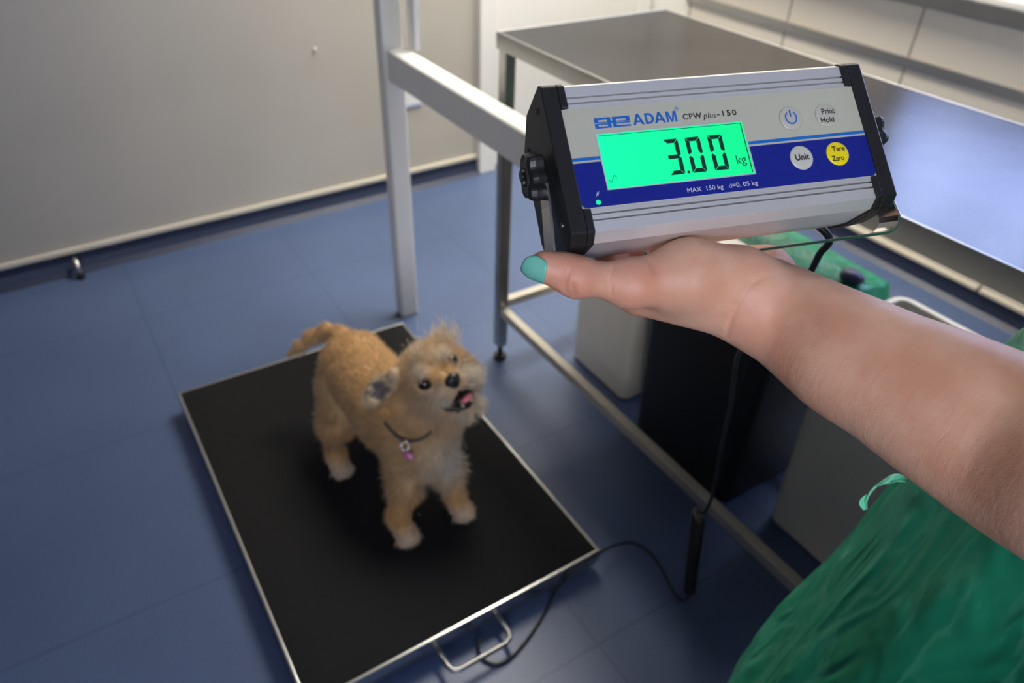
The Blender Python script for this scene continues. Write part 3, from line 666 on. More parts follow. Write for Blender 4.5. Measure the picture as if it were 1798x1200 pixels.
st = [(*W_, .0258), (*at(1415, 582, .438), .0288), (*f3, .0330), (*at(1645, 708, .397), .0398), (*at(1800, 794, .372), .0440), (*E_, .0430)]
stc = catmull(st, 5)
for a_, b_ in zip(stc[:-1], stc[1:]): A.cone(a_[:3], b_[:3], a_[3], b_[3], .004)
W2 = at(1350, 512, .475); A.cone(f3+AX_F*.008, W2, .028, .020, .02)       # far side of the oval wrist
# palm
A.cone(at(1318, 540, .448), at(1130, 517, .450), .0215, .0135, .014)       # index metacarpal
A.cone(at(1330, 530, .470), at(1150, 512, .480), .020, .0125, .014)
A.cone(at(1340, 510, .490), at(1175, 500, .505), .019, .012, .014)
A.cone(at(1350, 498, .505), at(1205, 488, .525), .018, .0115, .014)
A.cone(at(1342, 472, .505), at(1250, 470, .522), .0155, .0145, .014)       # heel of the hand
# ball of the thumb and thumb
A.cone(at(1292, 496, .440), at(1210, 486, .432), .0225, .0200, .014)
A.cone(at(1205, 484, .432), at(1100, 500, .424), .0195, .0118, .012)
A.cone(at(1100, 498, .424), at(1018, 487, .416), .0114, .0101, .006)
A.ell(at(1112, 497, .422), (.013, .013, .013), k=.008)
A.ell(at(1008, 486, .415), (.0112, .0112, .0112), k=.006)
A.cone(at(1014, 487, .415), at(962, 470, .410), .0104, .0082, .005)
A.cone(at(985, 474, .413), at(955, 468, .411), .0098, .0080, .005)
# fingers curled up behind the housing, each with three segments
FG = [((-56, -69, -52), (-59, -44, -70), (-57, -20, -71), (-52, -2, -66), .0094),
      ((-43, -68, -68), (-52, -38, -80), (-46, -13, -75), (-38, 4, -66), .0094),
      ((-28, -68, -84), (-36, -38, -90), (-28, -15, -80), (-20, 2, -68), .0090),
      ((-10, -68, -98), (-14, -42, -96), (-6, -22, -83), (2, -8, -69), .0080)]
for a_, b_, c_, d_, r_ in FG:
    a_, b_, c_, d_ = map(I2W, (a_, b_, c_, d_))
    A.cone(a_, b_, r_*1.12, r_, .009).cone(b_, c_, r_, r_*.92, .003).cone(c_, d_, r_*.92, r_*.8, .003)
# creases
G_ = []
def groove(pts, r=.0016, k=.0035, sink=.0):
    q = []
    for px, py, _ in pts:
        d_ = .33
        for _i in range(60): d_ += max(A.eval(at(px, py, d_)[None])[0], -.01)*.7
        q.append(at(px, py, d_ + sink))
    for a_, b_ in zip(q[:-1], q[1:]): G_.append((a_, b_, r, k))
groove([(1275, 592, .425), (1283, 565, 0), (1292, 540, .418), (1306, 515, 0), (1322, 497, .421), (1340, 487, .435)], .0003, .0028)
groove([(1000, 520, .408), (990, 500, .402), (996, 478, .404)], .0006, .0025)
groove([(1010, 522, .409), (1004, 500, .4035)], .0006, .0022)
groove([(1075, 468, .416), (1068, 490, .410), (1072, 515, .414)], .0003, .003)
groove([(1140, 455, .412), (1148, 475, 0)], .0003, .003)
for a_, b_, r, k in G_: A.cone(a_, b_, r, r, k, sub=True)
Va, Fa = A.mesh(.0018)
# the rest of the body, mostly clothed and outside the frame
B = Field(); px_, py_ = .475, -.775
B.cone((px_, py_, 1.22), (px_, py_+.02, .98), .115, .12, .08).cone((px_-.11, py_-.02, 1.27), (px_+.13, py_-.02, 1.27), .055, .055, .06).ell((px_, py_+.02, .88), (.155, .125, .13), k=.08)
for s in (-1, 1):
    B.cone((px_+s*.085, py_, .82), (px_+s*.09, py_+.01, .46), .078, .055, .04).cone((px_+s*.09, py_+.01, .46), (px_+s*.09, py_-.02, .08), .052, .034, .03).cone((px_+s*.09, py_-.03, .035), (px_+s*.10, py_+.13, .028), .032, .026, .02)
B.cone((px_+.20, py_-.02, 1.26), (px_+.225, py_-.04, 1.06), .047, .040, .03).cone((px_+.225, py_-.04, 1.06), (px_+.22, py_+.03, .90), .038, .024, .02).ell((px_+.22, py_+.035, .865), (.016, .032, .035), k=.02)
for k_ in range(4): B.cone((px_+.22, py_+.012+.016*k_, .845), (px_+.215, py_+.008+.018*k_, .79+.004*abs(k_-1.6)), .009, .007, .006)
B.cone((px_+.215, py_+.06, .875), (px_+.205, py_+.085, .835), .010, .008, .006)
B.cone((px_, py_, 1.30), (px_, py_+.03, 1.42), .052, .048, .03).ell((px_, py_+.05, 1.51), (.073, .092, .11), k=.03).ell((px_, py_+.145, 1.50), (.013, .018, .022), k=.02)
for s in (-1, 1): B.ell((px_+s*.075, py_+.045, 1.50), (.008, .02, .03), k=.01)
Vb, Fb = B.mesh(.009)
body = np_mesh('body', np.concatenate([Va, Vb]) - PB, np.concatenate([Fa, Fb+len(Va)]), M['skin'], per)
# natural redness of knuckles, thumb and finger ends
fl_ = np.zeros(len(Va)+len(Vb), np.float32)
for (x, y, d, r_, a_) in ((1000, 500, .41, .018, .45), (955, 450, .41, .012, .5), (1115, 505, .42, .018, .45), (1320, 445, .49, .022, .45), (1085, 455, .47, .03, .5), (1300, 560, .44, .02, .3), (1650, 615, .36, .0022, .9), (1595, 735, .36, .0025, .8), (1597, 700, .36, .002, .6), (1575, 602, .38, .0015, .5)):
    # distance from the line of sight keeps small moles on the near skin only
    c_ = at(x, y, d)
    if r_ < .005:
        ray = (c_-CAM)/np.linalg.norm(c_-CAM); rel = Va-CAM; tt = rel@ray; dist = np.linalg.norm(rel-tt[:, None]*ray, axis=1); ok = dist < .01; near = tt[ok].min(); c_ = CAM + ray*near
    dd = np.linalg.norm(Va-c_, axis=1); fl_[:len(Va)] = np.maximum(fl_[:len(Va)], a_*np.exp(-(dd/r_)**2))
body.data.attributes.new('flush', 'FLOAT', 'POINT').data.foreach_set('value', fl_)
# thumb nail
nc = at(946, 472, .4035); nd = (at(929, 462, .406)-at(963, 475, .404)); nd /= np.linalg.norm(nd)
tov = -(nc-CAM)/np.linalg.norm(nc-CAM); nu = tov*.72 - AX_U*.74 - AX_R*.22; nu -= nd*(nu@nd); nu /= np.linalg.norm(nu); ns = np.cross(nd, nu)
tipc = at(957, 468, .4105); rows = []; ok_ = []
for i in range(15):
    u_ = -1 + 2*i/14; row = []
    for j in range(15):
        v_ = -1 + 2*j/14
        wv_ = .0069*(1 - .22*max(0, u_)**3); ang = v_*1.18*(1 - .38*max(0, u_)**2.5 - .14*max(0, -u_)**2)
        q = tipc + nd*(u_*.0062+.0040 + .0012*(1-v_*v_)*(1 if u_ > 0 else -1)*abs(u_)) + (nu*math.cos(ang) + ns*math.sin(ang))*(.0093 - .0010*max(0, u_)**2)
        q = q - nu*(.0010*max(0, u_)**2); row.append(q)
    rows.append(row)
vs = [q-PB for row in rows for q in row]; fs = [(i*15+j, i*15+j+1, (i+1)*15+j+1, (i+1)*15+j) for i in range(14) for j in range(14)]
nail = mesh_obj('thumb_nail', vs, fs, new_mat('mint nail polish', srgb(112, 186, 166), .25), per, True); nail['label'] = 'mint green painted nail'
s_ = nail.modifiers.new('thickness', 'SOLIDIFY'); s_.thickness = .0008; s_.offset = 0
# hair, trousers, tunic
Hh = Field(); Hh.ell((px_, py_+.03, 1.545), (.082, .095, .085), k=.02).ell((px_, py_-.02, 1.46), (.07, .06, .09), k=.03)
V_, F_ = Hh.mesh(.008); np_mesh('hair', V_-PB, F_, new_mat('brown hair', srgb(70, 46, 32), .6), per)
T = Field()
for s in (-1, 1): T.cone((px_+s*.085, py_, .82), (px_+s*.09, py_+.01, .46), .088, .068, .04).cone((px_+s*.09, py_+.01, .46), (px_+s*.09, py_-.02, .09), .068, .055, .03)
T.ell((px_, py_+.01, .86), (.16, .132, .13), k=.05)
V_, F_ = T.mesh(.010); np_mesh('trousers', V_-PB, F_, new_mat('dark green cloth', srgb(24, 66, 56), .8), per)
T = Field(); T.cone((px_, py_, 1.22), (px_, py_+.02, .98), .122, .127, .08).cone((px_-.12, py_-.02, 1.27), (px_+.14, py_-.02, 1.27), .060, .060, .05)
T.cone(SH+np.array([0, 0, .01]), SH*.62+E_*.38, .058, .056, .02).cone((px_+.20, py_-.02, 1.26), (px_+.22, py_-.03, 1.13), .055, .052, .02)
V_, F_ = T.mesh(.010); np_mesh('tunic', V_-PB, F_, new_mat('dark green cloth', srgb(24, 66, 56), .8), per)
# apron: a hanging sheet around the body, wider at the hem
NA, NZ = 180, 90; vs = []; fs = []
AP = [(.42, .325, .355), (.55, .30, .340), (.70, .24, .310), (.82, .190, .295), (.90, .162, .288), (.97, .145, .270), (1.05, .138, .21), (1.20, .135, .15), (1.27, .11, .125)]
az = [a[0] for a in AP]; rx = [a[1] for a in AP]; ry = [a[2] for a in AP]
APC = (.475, -.775)
for i in range(NZ):
    z = .42 + (1.27-.42)*i/(NZ-1); a_ = np.interp(z, az, rx); b_ = np.interp(z, az, ry); low = max(0, (1.0-z)/.6)
    for j in range(NA):
        th = math.radians(-35) + math.radians(250)*j/(NA-1)
        k = 1 + low*(.010*math.sin(7*th+3*z) + .010*math.sin(15*th-6*z+2*math.sin(9*z)) + .005*math.sin(33*th+8*z)) + .004*math.sin(21*th+9*z) + .003*math.sin(40*z+6*th)
        vs.append((min(APC[0]+a_*math.cos(th)*k, .642)-PB[0], APC[1]+b_*math.sin(th)*k-PB[1], z-PB[2]))
for i in range(NZ-1):
    for j in range(NA-1): a = i*NA+j; fs.append((a, a+1, a+1+NA, a+NA))
vs_apron = list(vs)
apn = mesh_obj('plastic_apron', vs, fs, M['green'], per, True); apn['label'] = 'green creased polythene apron'
s_ = apn.modifiers.new('thickness', 'SOLIDIFY'); s_.thickness = .0012

# ------------------------------------------------------------------ dog
DB = np.array([.34, .36, .061])
dog = tag(empty('dog', DB), 'small sandy terrier standing on the black platform looking up with open mouth', 'dog')
D = Field()
rump = np.array([.330, .540, .262]); mid = np.array([.335, .455, .262]); rib = np.array([.345, .380, .255]); sho = np.array([.358, .320, .258]); che = np.array([.362, .295, .215])
D.cone(rump, mid, .072, .066, .03).cone(mid, rib, .066, .072, .03).cone(rib, sho, .072, .072, .03).cone(sho, che, .066, .055, .03).cone(rib-[0, 0, .02], che, .06, .05, .03)
Q = np.array([.012, -.004, 0])
hd = onz(767, 652, .385)                       # between the eyes
def cv(x, y, t): v = AX_R*x + AX_U*y - AX_F*t; return v/np.linalg.norm(v)
er = cv(.72, .62, -.30); Fd = cv(.70, .20, .66); Fd -= er*(Fd@er); Fd /= np.linalg.norm(Fd); Ud = np.cross(Fd, er)
def HP(x, y, z): return hd + er*x + Fd*y + Ud*z
HR = np.stack([er, Fd, Ud], 1)
skc = HP(0, -.056, -.014)
D.cone(sho+[0.005, -.005, .02], skc-Ud*.025, .054, .052, .03)
D.cone(che+[0, -.004, .01], HP(0, -.03, -.06), .048, .040, .03)
D.ell(skc, (.066, .066, .056), HR, k=.02)
D.ell(HP(.040, -.035, -.040), (.028, .038, .036), HR, k=.02).ell(HP(-.040, -.035, -.040), (.028, .038, .036), HR, k=.02)
D.cone(HP(0, -.012, -.018), HP(0, .046, -.020), .030, .0175, .014)
D.ell(HP(.017, .034, -.030), (.015, .022, .014), HR, k=.01).ell(HP(-.017, .034, -.030), (.015, .022, .014), HR, k=.01)
D.ell(HP(.022, .000, .014), (.016, .012, .009), HR, k=.01).ell(HP(-.022, .000, .014), (.016, .012, .009), HR, k=.01)
D.cone(HP(0, -.02, -.072), HP(0, .026, -.086), .026, .0135, .012)           # lower jaw
D.cone(HP(-.014, .006, -.057), HP(-.008, .062, -.062), .012, .018, .006, sub=True).cone(HP(.014, .006, -.057), HP(.008, .062, -.062), .012, .018, .006, sub=True)     # open mouth
for s in (-1, 1): D.ell(HP(s*.031, .006, -.002), (.0150, .0125, .0130), HR, k=.003, sub=True)
def leg(pts, k=.015):
    for (a, ra), (b, rb) in zip(pts[:-1], pts[1:]): D.cone(a, b, ra, rb, k)
pw = [onz(712, 940, .07), onz(808, 898, .07), onz(598, 822, .07)]
leg([((.325, .300, .215), .040), ((.306, .262, .150), .024), ((pw[0]+[-.004, .022, .035]), .0175), (pw[0]+[0, .012, .008], .018)]); D.ell(pw[0]+[.002, -.004, .008], (.019, .025, .016), k=.01)
leg([((.392, .300, .210), .038), ((.402, .262, .150), .023), ((pw[1]+[.000, .020, .035]), .0170), (pw[1]+[0, .012, .008], .0175)]); D.ell(pw[1]+[.004, -.004, .008], (.019, .025, .016), k=.01)
leg([((.292, .535, .225), .052), ((.262, .500, .160), .034), ((.256, .535, .115), .019), (pw[2]+[0, .018, .020], .0165), (pw[2]+[0, .006, .006], .017)]); D.ell(pw[2]+[0, -.008, .006], (.018, .024, .015), k=.01)
pr_ = np.array([.392, .480, .07])
leg([((.365, .540, .225), .050), ((.388, .510, .160), .033), ((.392, .540, .115), .019), (pr_+[0, .018, .02], .0165), (pr_+[0, .006, .006], .017)]); D.ell(pr_+[0, -.008, .006], (.018, .024, .015), k=.01)
for c_, dx in ((pw[0], 0), (pw[1], .004), (pw[2], 0), (pr_, 0)):       # toes
    for t_ in (-.012, -.004, .004, .012): D.ell(c_+[t_+dx, -.021+abs(t_)*.35, .001], (.0052, .010, .0085), k=.004)
tl = [onz(597, 592, .300), onz(575, 583, .300), onz(550, 592, .285), onz(528, 608, .265), onz(512, 620, .250)]
for (a, ra), (b, rb) in zip(zip(tl[:-1], (.022, .015, .012, .009)), zip(tl[1:], (.015, .012, .009, .005))): D.cone(a, b, ra, rb, .012)
Vd, Fd_ = D.mesh(.0032)
S_sand = np.array(srgb(216, 178, 124)[:3]); S_gold = np.array(srgb(210, 162, 98)[:3]); S_cream = np.array(srgb(226, 210, 184)[:3]); S_gray = np.array(srgb(126, 116, 106)[:3]); S_brown = np.array(srgb(128, 92, 58)[:3])
def sm(x, a, b): t = np.clip((x-a)/(b-a), 0, 1); return t*t*(3-2*t)
def furcol(P, rs):
    c = np.tile(S_sand, (len(P), 1)); n_ = len(P)
    back = sm(P[:, 2], .24, .32)[:, None]; c = c*(1-back)+(S_sand*.55+S_gold*.45)*back
    lowf = (sm(-P[:, 2], -.17, -.11)*sm(P[:, 1], .0, .1)*0 + sm(-P[:, 2], -.19, -.13))[:, None]; c = c*(1-lowf)+S_gold*lowf
    foot = sm(-P[:, 2], -.105, -.080)[:, None]; c = c*(1-foot*.65)+S_cream*foot*.65
    # chest and throat
    dc = np.linalg.norm((P-np.array([.385, .250, .215]))/np.array([.05, .06, .07]), axis=1); w = np.exp(-dc**2)[:, None]*.95; c = c*(1-w)+S_cream*w
    h = (P-hd)@HR; onh = (np.linalg.norm(P-HP(0, -.01, -.03), axis=1) < .105)
    def blob(x, y, z, r, col, a):
        nonlocal c
        w = (a*np.exp(-(np.linalg.norm(h-np.array([x, y, z]), axis=1)/r)**2))[:, None]; c = c*(1-w)+col*w
    blob(0, -.05, .03, .05, S_cream*.5+S_sand*.5, .7)
    blob(-.045, -.02, -.04, .035, S_gray*.5+S_cream*.5, .75); blob(.045, -.02, -.04, .035, S_cream, .6)
    for s in (-1, 1):
        blob(s*.022, .032, -.036, .029, S_cream, 1.0); blob(s*.022, .0, .018, .016, S_cream, .8)
    blob(0, .02, .0, .016, S_gold, .8); blob(0, .03, -.08, .026, S_cream*.8+S_sand*.2, .9); blob(0, -.02, -.095, .03, S_cream*.6+S_gray*.4, .6)
    c = c*(1 + .10*np.sin(P[:, :1]*160+np.sin(P[:, 2:]*90)*2)*np.sin(P[:, 1:2]*130+P[:, 2:]*60))*(0.70+.58*rs.rand(n_, 1)); return np.clip(c, 0, 1)
rs = np.random.RandomState(11)
def set_col(o, cols):
    a = o.data.attributes.new('fur_colour', 'FLOAT_COLOR', 'POINT'); a.data.foreach_set('color', np.concatenate([cols, np.ones((len(cols), 1))], 1).astype(np.float32).ravel())
fm = new_mat('fur', (1, 1, 1, 1), .6); fn = fm.node_tree; fa = fn.nodes.new('ShaderNodeAttribute'); fa.attribute_name = 'fur_colour'; fn.links.new(fa.outputs['Color'], fn.nodes['Principled BSDF'].inputs['Base Color'])
fn.nodes['Principled BSDF'].inputs['Specular IOR Level'].default_value = .25; fn.nodes['Principled BSDF'].inputs['Sheen Weight'].default_value = .15
dbody = np_mesh('body', Vd-DB, Fd_, fm, dog); set_col(dbody, furcol(Vd, np.random.RandomState(1))*.8)
def strands(name, parent, P, N, Dr, Ln, cols, w=.0006, droop=.25, seg=3, base=DB, kink=.18):
    n_ = len(P); Dr = Dr/np.linalg.norm(Dr, axis=1)[:, None]
    sd = np.cross(Dr, N); sd /= np.maximum(np.linalg.norm(sd, axis=1), 1e-6)[:, None]; ud = np.cross(sd, Dr)
    rings = []; p = P - N*.001; d = Dr.copy(); kv = rs.randn(n_, 3)*kink
    for i in range(seg):
        wd_ = w*(1-.30*i)
        for a in (90, 210, 330):
            rings.append(p + (ud*math.sin(math.radians(a)) + sd*math.cos(math.radians(a)))*wd_)
        d = d + kv*(i+1)/seg + np.array([0, 0, -droop])*(i+1)/seg; d /= np.linalg.norm(d, axis=1)[:, None]; p = p + d*(Ln/seg)[:, None]
    rings.append(p); k = seg*3+1; V = np.stack(rings, 1).reshape(-1, 3)
    b = (np.arange(n_)*k)[:, None]; fs_ = []
    for i in range(seg-1):
        for a in range(3):
            a0, a1 = i*3+a, i*3+(a+1) % 3; fs_.append(np.concatenate([b+a0, b+a1, b+a1+3], 1)); fs_.append(np.concatenate([b+a0, b+a1+3, b+a0+3], 1))
    for a in range(3): fs_.append(np.concatenate([b+(seg-1)*3+a, b+(seg-1)*3+(a+1) % 3, b+seg*3], 1))
    o = np_mesh(name, V-base, np.concatenate(fs_), fm, parent); set_col(o, np.repeat(cols, k, axis=0)); return o
def sample(V, F, n_, wt=None):
    tri = np.concatenate([F[:, [0, 1, 2]], F[:, [0, 2, 3]]]); a, b, c = V[tri[:, 0]], V[tri[:, 1]], V[tri[:, 2]]
    ar = np.linalg.norm(np.cross(b-a, c-a), axis=1)
    if wt is not None: ar = ar*wt((a+b+c)/3)
    i = rs.choice(len(tri), n_, p=ar/ar.sum()); r1, r2 = np.sqrt(rs.rand(n_, 1)), rs.rand(n_, 1)
    return a[i]*(1-r1)+b[i]*r1*(1-r2)+c[i]*r1*r2
headc = HP(0, 0, -.03)
def dens(P): return 1 + 1.6*(np.linalg.norm(P-headc, axis=1) < .10)
P = sample(Vd, Fd_, 62000, dens); N = D.normals(P)
h = (P-hd)@HR; hr = np.linalg.norm(P-headc, axis=1); onh = sm(-hr, -.12, -.085)
# bare areas: nose pad, eyes, mouth inside
keep = np.ones(len(P), bool)
for s in (-1, 1): keep &= np.linalg.norm((h-np.array([s*.031, .010, -.002]))/np.array([.0190, .028, .0165]), axis=1) > 1
keep &= np.linalg.norm(h-np.array([0, .066, -.014]), axis=1) > .013
keep &= ~((np.abs(h[:, 2]+.059) < .014) & (h[:, 1] > -.002) & (h[:, 1] < .06) & (np.abs(h[:, 0]) < .032) & (hr < .1))
P, N, h, hr, onh = P[keep], N[keep], h[keep], hr[keep], onh[keep]
flow = np.tile(np.array([0., .8, -.55]), (len(P), 1))
legm = sm(-P[:, 2], -.19, -.15)[:, None]; flow = flow*(1-legm)+np.array([0, .1, -1.])*legm
tailm = (sm(P[:, 1], .585, .61)*sm(P[:, 2], .2, .24))[:, None]; td = tl[-1]-tl[0]; td = td/np.linalg.norm(td); flow = flow*(1-tailm)+td*tailm
fh = (h/np.maximum(np.linalg.norm(h, axis=1), 1e-6)[:, None])
hflow = -Fd*.75 - Ud*.40 + (er[None]*np.sign(h[:, :1])*.35); muz = sm(h[:, 1], .005, .03)[:, None]
hflow = hflow*(1-muz) + (er[None]*np.sign(h[:, :1])*.55 - Ud*.75 + Fd*.05)*muz
top = (sm(h[:, 2], .0, .02)*sm(-h[:, 1], .0, .03))[:, None]; hflow = hflow*(1-top) + (Ud*.5 - Fd*.7)*top
flow = flow*(1-onh[:, None]) + hflow*onh[:, None]
Ft = flow - N*(flow*N).sum(1)[:, None]; Ft /= np.maximum(np.linalg.norm(Ft, axis=1), 1e-6)[:, None]
lift = .28 + .22*rs.rand(len(P)) + .15*onh
Ln = .014 + .009*rs.rand(len(P))
Ln += .020*np.exp(-(np.linalg.norm((P-np.array([.375, .262, .20]))/np.array([.06, .05, .07]), axis=1))**2)
Ln += .012*sm(-P[:, 2], -.22, -.18)*sm(P[:, 2], .14, .17)*(P[:, 1] > .24)
Ln += onh*.004
Ln += .013*np.exp(-(np.linalg.norm((np.abs(h)-np.array([.045, -.02, .05]))/np.array([.03, .04, .04]), axis=1))**2)*onh
Ln += .012*np.exp(-(np.linalg.norm(h-np.array([0, .03, -.08]), axis=1)/.02)**2)
Ln = Ln*(1-.55*sm(h[:, 1], .02, .045)*onh*(h[:, 2] > -.045))
Ln *= 1-.35*sm(-P[:, 2], -.11, -.08)
ep = np.minimum(np.linalg.norm(h-np.array([.028, .006, -.002]), axis=1), np.linalg.norm(h-np.array([-.028, .006, -.002]), axis=1)); Ln *= .35+.65*sm(ep, .010, .026)
f_ = strands('fur', dog, P, N, Ft+N*lift[:, None]+rs.randn(len(P), 3)*.12, Ln, furcol(P, rs), w=.00062, droop=.12); f_['kind'] = 'stuff'
# shaggy eyebrow, crown and beard tufts
def tuft(n_, c, r, d, ln, col, spread=.35):
    q = c + rs.randn(n_, 3)*r; dd = np.tile(d, (n_, 1)) + rs.randn(n_, 3)*spread
    return q, dd, ln*(.6+.6*rs.rand(n_)), np.tile(col, (n_, 1))*(.8+.4*rs.rand(n_, 1))
TU = [tuft(500, HP(0, -.025, .034), .012, Ud*.5-Fd*.6, .012, S_cream*.6+S_sand*.4), tuft(420, HP(.055, -.045, .022), .014, Ud*.9+er*.5-Fd*.3, .026, S_cream*.6+S_sand*.4, .5),
      tuft(220, HP(.024, .006, .016), .006, Ud*.6+Fd*.5+er*.3, .015, S_cream), tuft(220, HP(-.024, .006, .016), .006, Ud*.6+Fd*.3-er*.3, .012, S_cream),
      tuft(500, HP(.026, .044, -.030), .009, er*1.0-Ud*.4+Fd*.4, .028, S_cream, .3), tuft(300, HP(-.020, .034, -.038), .008, -er*.5-Ud*.9, .016, S_cream),
      tuft(380, HP(.006, .022, -.082), .009, -Ud*.7+Fd*.5+er*.3, .028, S_cream*.75+S_sand*.25), tuft(320, HP(-.040, -.010, -.066), .009, -Ud*1+Fd*.2-er*.2, .026, S_cream*.6+S_gray*.4),
      tuft(1100, np.array([.386, .252, .205]), .014, np.array([.2, -.5, -.7]), .024, S_cream)]
q, dd, ln_, cc = [np.concatenate([t[i] for t in TU]) for i in range(4)]
nn = q-headc; nn /= np.linalg.norm(nn, axis=1)[:, None]
f_ = strands('long_fur_tufts', dog, q, nn, dd, ln_, np.clip(cc, 0, 1), w=.0006, droop=.2); f_['kind'] = 'stuff'
# face parts
M['eye'] = new_mat('dark brown eye', srgb(26, 14, 10), .06); M['nose'] = add_noise(new_mat('black nose', srgb(20, 19, 20), .35), 1, None, None, bump=.5, bscale=900, bdist=.0006)
for s in (-1, 1):
    mb = Field(); mb.ell(HP(s*.0310, .0030, -.002), (.0155, .0135, .0135), HR); V_, F_ = mb.mesh(.0012); e_ = np_mesh('eye', V_-DB, F_, M['eye'], dog); e_['label'] = 'glossy dark eye'
nf = Field(); nf.ell(HP(0, .062, -.011), (.0155, .0105, .0118), HR, k=.004).ell(HP(0, .060, -.020), (.010, .010, .0085), HR, k=.004)
for s in (-1, 1): nf.ell(HP(s*.0068, .0715, -.013), (.0030, .0035, .0025), HR, k=.002, sub=True)
V_, F_ = nf.mesh(.0011); np_mesh('nose', V_-DB, F_, M['nose'], dog)
mo = Field(); mo.ell(HP(0, .016, -.059), (.029, .036, .0165), HR); V_, F_ = mo.mesh(.0016); np_mesh('mouth_lining', V_-DB, F_, new_mat('dark gum', srgb(34, 16, 16), .35), dog)
to = Field(); to.cone(HP(0, .010, -.060), HP(.003, .050, -.0610), .012, .0115, .004); V_, F_ = to.mesh(.0015)
V_ = hd + ((V_-hd)@HR*np.array([1.15, 1, .5]) + np.array([0, 0, -.0300]))@HR.T
np_mesh('tongue', V_-DB, F_, new_mat('pink tongue', srgb(214, 118, 124), .3, Subsurface_Weight=.1), dog)
lp = Field()
pts_ = [HP(-.036, -.002, -.050), HP(-.030, .016, -.066), HP(-.017, .036, -.074), HP(0, .045, -.076), HP(.017, .036, -.074), HP(.030, .016, -.066), HP(.036, -.002, -.050)]
for a, b in zip(pts_[:-1], pts_[1:]): lp.cone(a, b, .0042, .0042, .003)
V_, F_ = lp.mesh(.0014); np_mesh('lower_lip', V_-DB, F_, new_mat('black lip', srgb(22, 18, 18), .3), dog)
for s in (-1, 1):
    tf = Field(); tf.cone(HP(s*.009, .044, -.071), HP(s*.010, .0455, -.0635), .0022, .0009, .001); V_, F_ = tf.mesh(.0006); np_mesh('tooth', V_-DB, F_, new_mat('tooth', srgb(224, 206, 160), .3), dog)
# ears
def ear(c, R_, L_, W_e, name='ear'):
    # R_ columns: across, inner side, root-to-tip
    f = Field(); f.ell(c - R_[:, 2]*L_*.15, (W_e, .0060, L_*.75), R_, k=.01).ell(c + R_[:, 2]*L_*.45, (W_e*.62, .0050, L_*.55), R_, k=.012).cone(c - R_[:, 2]*L_*.95, c - R_[:, 2]*L_*.4, .014, .010, .012)
    f.ell(c + R_[:, 1]*.006, (W_e*.62, .0055, L_*.62), R_, k=.004, sub=True)
    V, F = f.mesh(.0018); o = np_mesh(name, V-DB, F, fm, dog)
    gre = np.array(srgb(84, 76, 76)[:3]); pale = S_cream*.45+S_sand*.55
    def tint(P, N):
        l = (P-c)@R_; q = np.hypot(l[:, 0]/(W_e*.9), l[:, 2]/(L_*.85)) + .16*np.sin(l[:, 2]*260+l[:, 0]*140)
        return (sm(N@R_[:, 1], .0, .5)*sm(-q, -1.05, -.55))[:, None], l
    w, _ = tint(V, f.normals(V)); set_col(o, pale*.8*(1-w) + gre*w)
    n_ = 4200; P = sample(V, F, n_); N = f.normals(P); w, l = tint(P, N)
    out = R_[:, 0][None]*(l[:, :1]/W_e)*.7 + R_[:, 2][None]*.8 + rs.randn(n_, 3)*.28
    out -= N*(out*N).sum(1)[:, None]*.8; out = out/np.maximum(np.linalg.norm(out, axis=1), 1e-6)[:, None] + N*.15
    w = w*(rs.rand(n_, 1) > .22); col = pale[None]*(1-w) + gre[None]*w
    g_ = strands('ear_fur', o, P, N, out, (.007+.011*rs.rand(n_)*(1-.6*w[:, 0])), col*(.65+.6*rs.rand(n_, 1)), w=.0005, droop=.1); g_['kind'] = 'stuff'
dh = np.dot(HP(-.06, -.06, -.02)-CAM, AX_F)
inward = cv(-.10, .15, 1.0); axl = cv(-.72, -.66, .12); axl -= inward*(axl@inward); axl /= np.linalg.norm(axl)
ear(at(670, 684, dh-.022), np.stack([np.cross(inward, axl), inward, axl], 1), .040, .025)
inw2 = cv(.45, -.10, .75); ax2 = cv(.25, .85, -.1); ax2 -= inw2*(ax2@inw2); ax2 /= np.linalg.norm(ax2)
ear(at(768, 612, np.dot(HP(.06, -.06, .01)-CAM, AX_F)+.010), np.stack([np.cross(inw2, ax2), inw2, ax2], 1), .026, .022)
# fluffy edges of the paws and back of the legs
TP = []
for c_ in (pw[0], pw[1], pw[2]):
    for dx_ in (-.016, -.006, .006, .016): TP.append(tuft(60, c_+np.array([dx_, -.018+abs(dx_)*.5, .004]), .004, np.array([dx_*30, -.9, -.35]), .013, S_cream*.7+S_sand*.3, .25))
    TP.append(tuft(160, c_+np.array([0, .022, .045]), .010, np.array([-.1, .5, -.9]), .018, S_cream*.4+S_sand*.6, .3))
q, dd, ln_, cc = [np.concatenate([t[i] for t in TP]) for i in range(4)]
nn = np.tile(np.array([0, -.3, .95]), (len(q), 1)); ok = q[:, 2] > .066; f_ = strands('paw_fur', dog, q[ok], nn[ok], dd[ok], ln_[ok], np.clip(cc[ok], 0, 1), w=.0006, droop=.0); f_['kind'] = 'stuff'
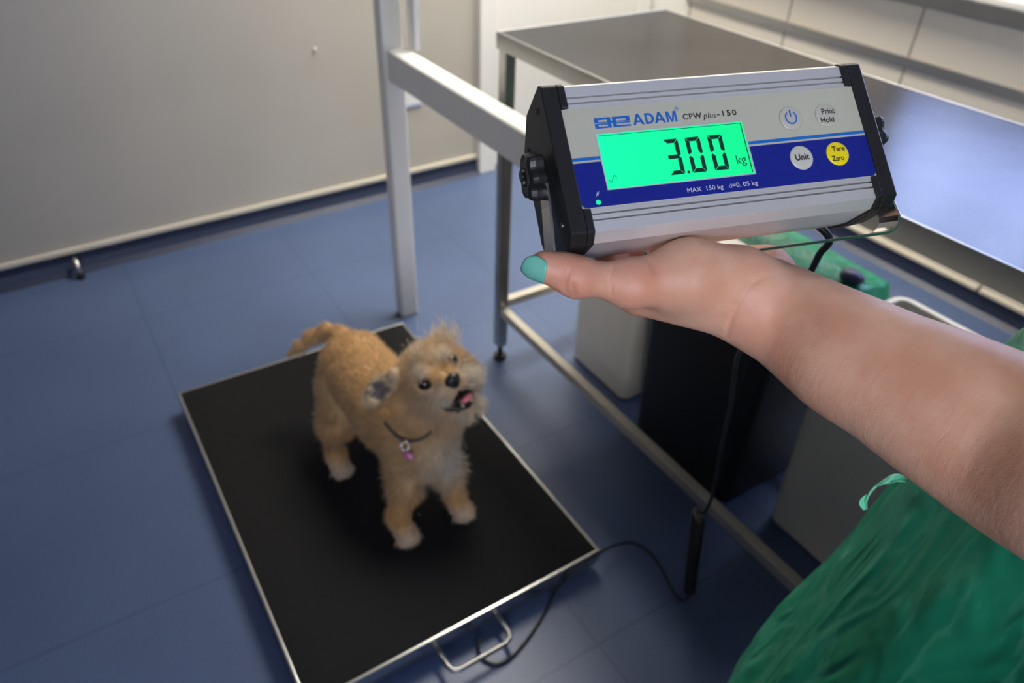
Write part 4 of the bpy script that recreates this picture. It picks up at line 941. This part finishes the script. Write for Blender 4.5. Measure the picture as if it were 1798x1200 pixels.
# collar and tag: worn things hang from the neck
cc_ = np.array([.374, .296, .268]); cn = cv(.25, .85, .35); c1_ = cv(1, 0, 0); c1_ -= cn*(c1_@cn); c1_ /= np.linalg.norm(c1_); c2_ = np.cross(cn, c1_)
dt = np.array([.35, .27, .23])
col_ = tag(empty('dog_collar', dt), 'thin dark dog collar with a metal ring and pink tag under the throat', 'collar')
def on_fur(px, py, g):
    d_ = .9
    for _i in range(80): d_ += max(D.eval(at(px, py, d_)[None])[0], -.01)*.6
    return at(px, py, d_ - g)
arc = [on_fur(x, y, .0085) for x, y in ((676, 742), (688, 757), (700, 768), (714, 774), (730, 774), (746, 768), (758, 758))]
MB().tube([p-dt for p in catmull(arc, 6)], .0036, 8).build('strap', new_mat('dark collar', srgb(52, 40, 34), .6), col_, smooth=True)
rg = [on_fur(711, 784, .017)]
MB().tube([rg[0] + AX_R*.0075*math.cos(a) + AX_U*.0075*math.sin(a) - dt for a in np.linspace(0, 2*math.pi, 25)], .0014, 6).build('ring', M['chrome'], col_, smooth=True)
tg = Field(); tg.ell(on_fur(717, 801, .020), (.0105, .0085, .0018), np.stack([cv(.8, -.6, 0), cv(.6, .8, 0), cv(0, 0, 1)], 1)); V_, F_ = tg.mesh(.0008)
np_mesh('tag', V_-dt, F_, new_mat('pink enamel', srgb(170, 84, 124), .35), col_)['label'] = 'pink name tag'

# torn scrap of plastic at the apron's edge
av = np.array(vs_apron) + PB; rel = av-CAM; zz = rel@AX_F; ax_ = 899+FPX*(rel@AX_R)/zz; ay_ = 600-FPX*(rel@AX_U)/zz
i_ = np.argmin((ax_-1592)**2+(ay_-846)**2); dz = zz[i_]
tp = [(1592, 846, 7, 0), (1580, 838, 16, .002), (1566, 840, 14, -.003), (1556, 848, 9, .002), (1544, 850, 3, -.002), (1533, 858, 2.2, .001), (1526, 868, 2.5, 0), (1520, 876, 13, .003), (1516, 886, 16, -.002), (1519, 896, 5, .001)]
sc_v = []; K = 7
for i, (x, y, w_, dd_) in enumerate(tp):
    a = tp[max(i-1, 0)]; b = tp[min(i+1, len(tp)-1)]; tx, ty = b[0]-a[0], b[1]-a[1]; l_ = math.hypot(tx, ty); nx_, ny_ = -ty/l_, tx/l_
    for j in range(K):
        v_ = j/(K-1)-.5; sc_v.append(at(x+nx_*w_*v_+2*math.sin(5*v_+i), y+ny_*w_*v_, dz-.004+dd_+.003*math.sin(8*v_+i*1.7)) - PB)
sc_f = [(i*K+j, i*K+j+1, (i+1)*K+j+1, (i+1)*K+j) for i in range(len(tp)-1) for j in range(K-1)]
sc = mesh_obj('torn_scrap', sc_v, sc_f, new_mat('pale green film', srgb(120, 214, 178), .25), apn, True); sc['label'] = 'pale torn scrap of film'
sub = sc.modifiers.new('smooth', 'SUBSURF'); sub.levels = 2; sub.render_levels = 2
so = sc.modifiers.new('thickness', 'SOLIDIFY'); so.thickness = .0004
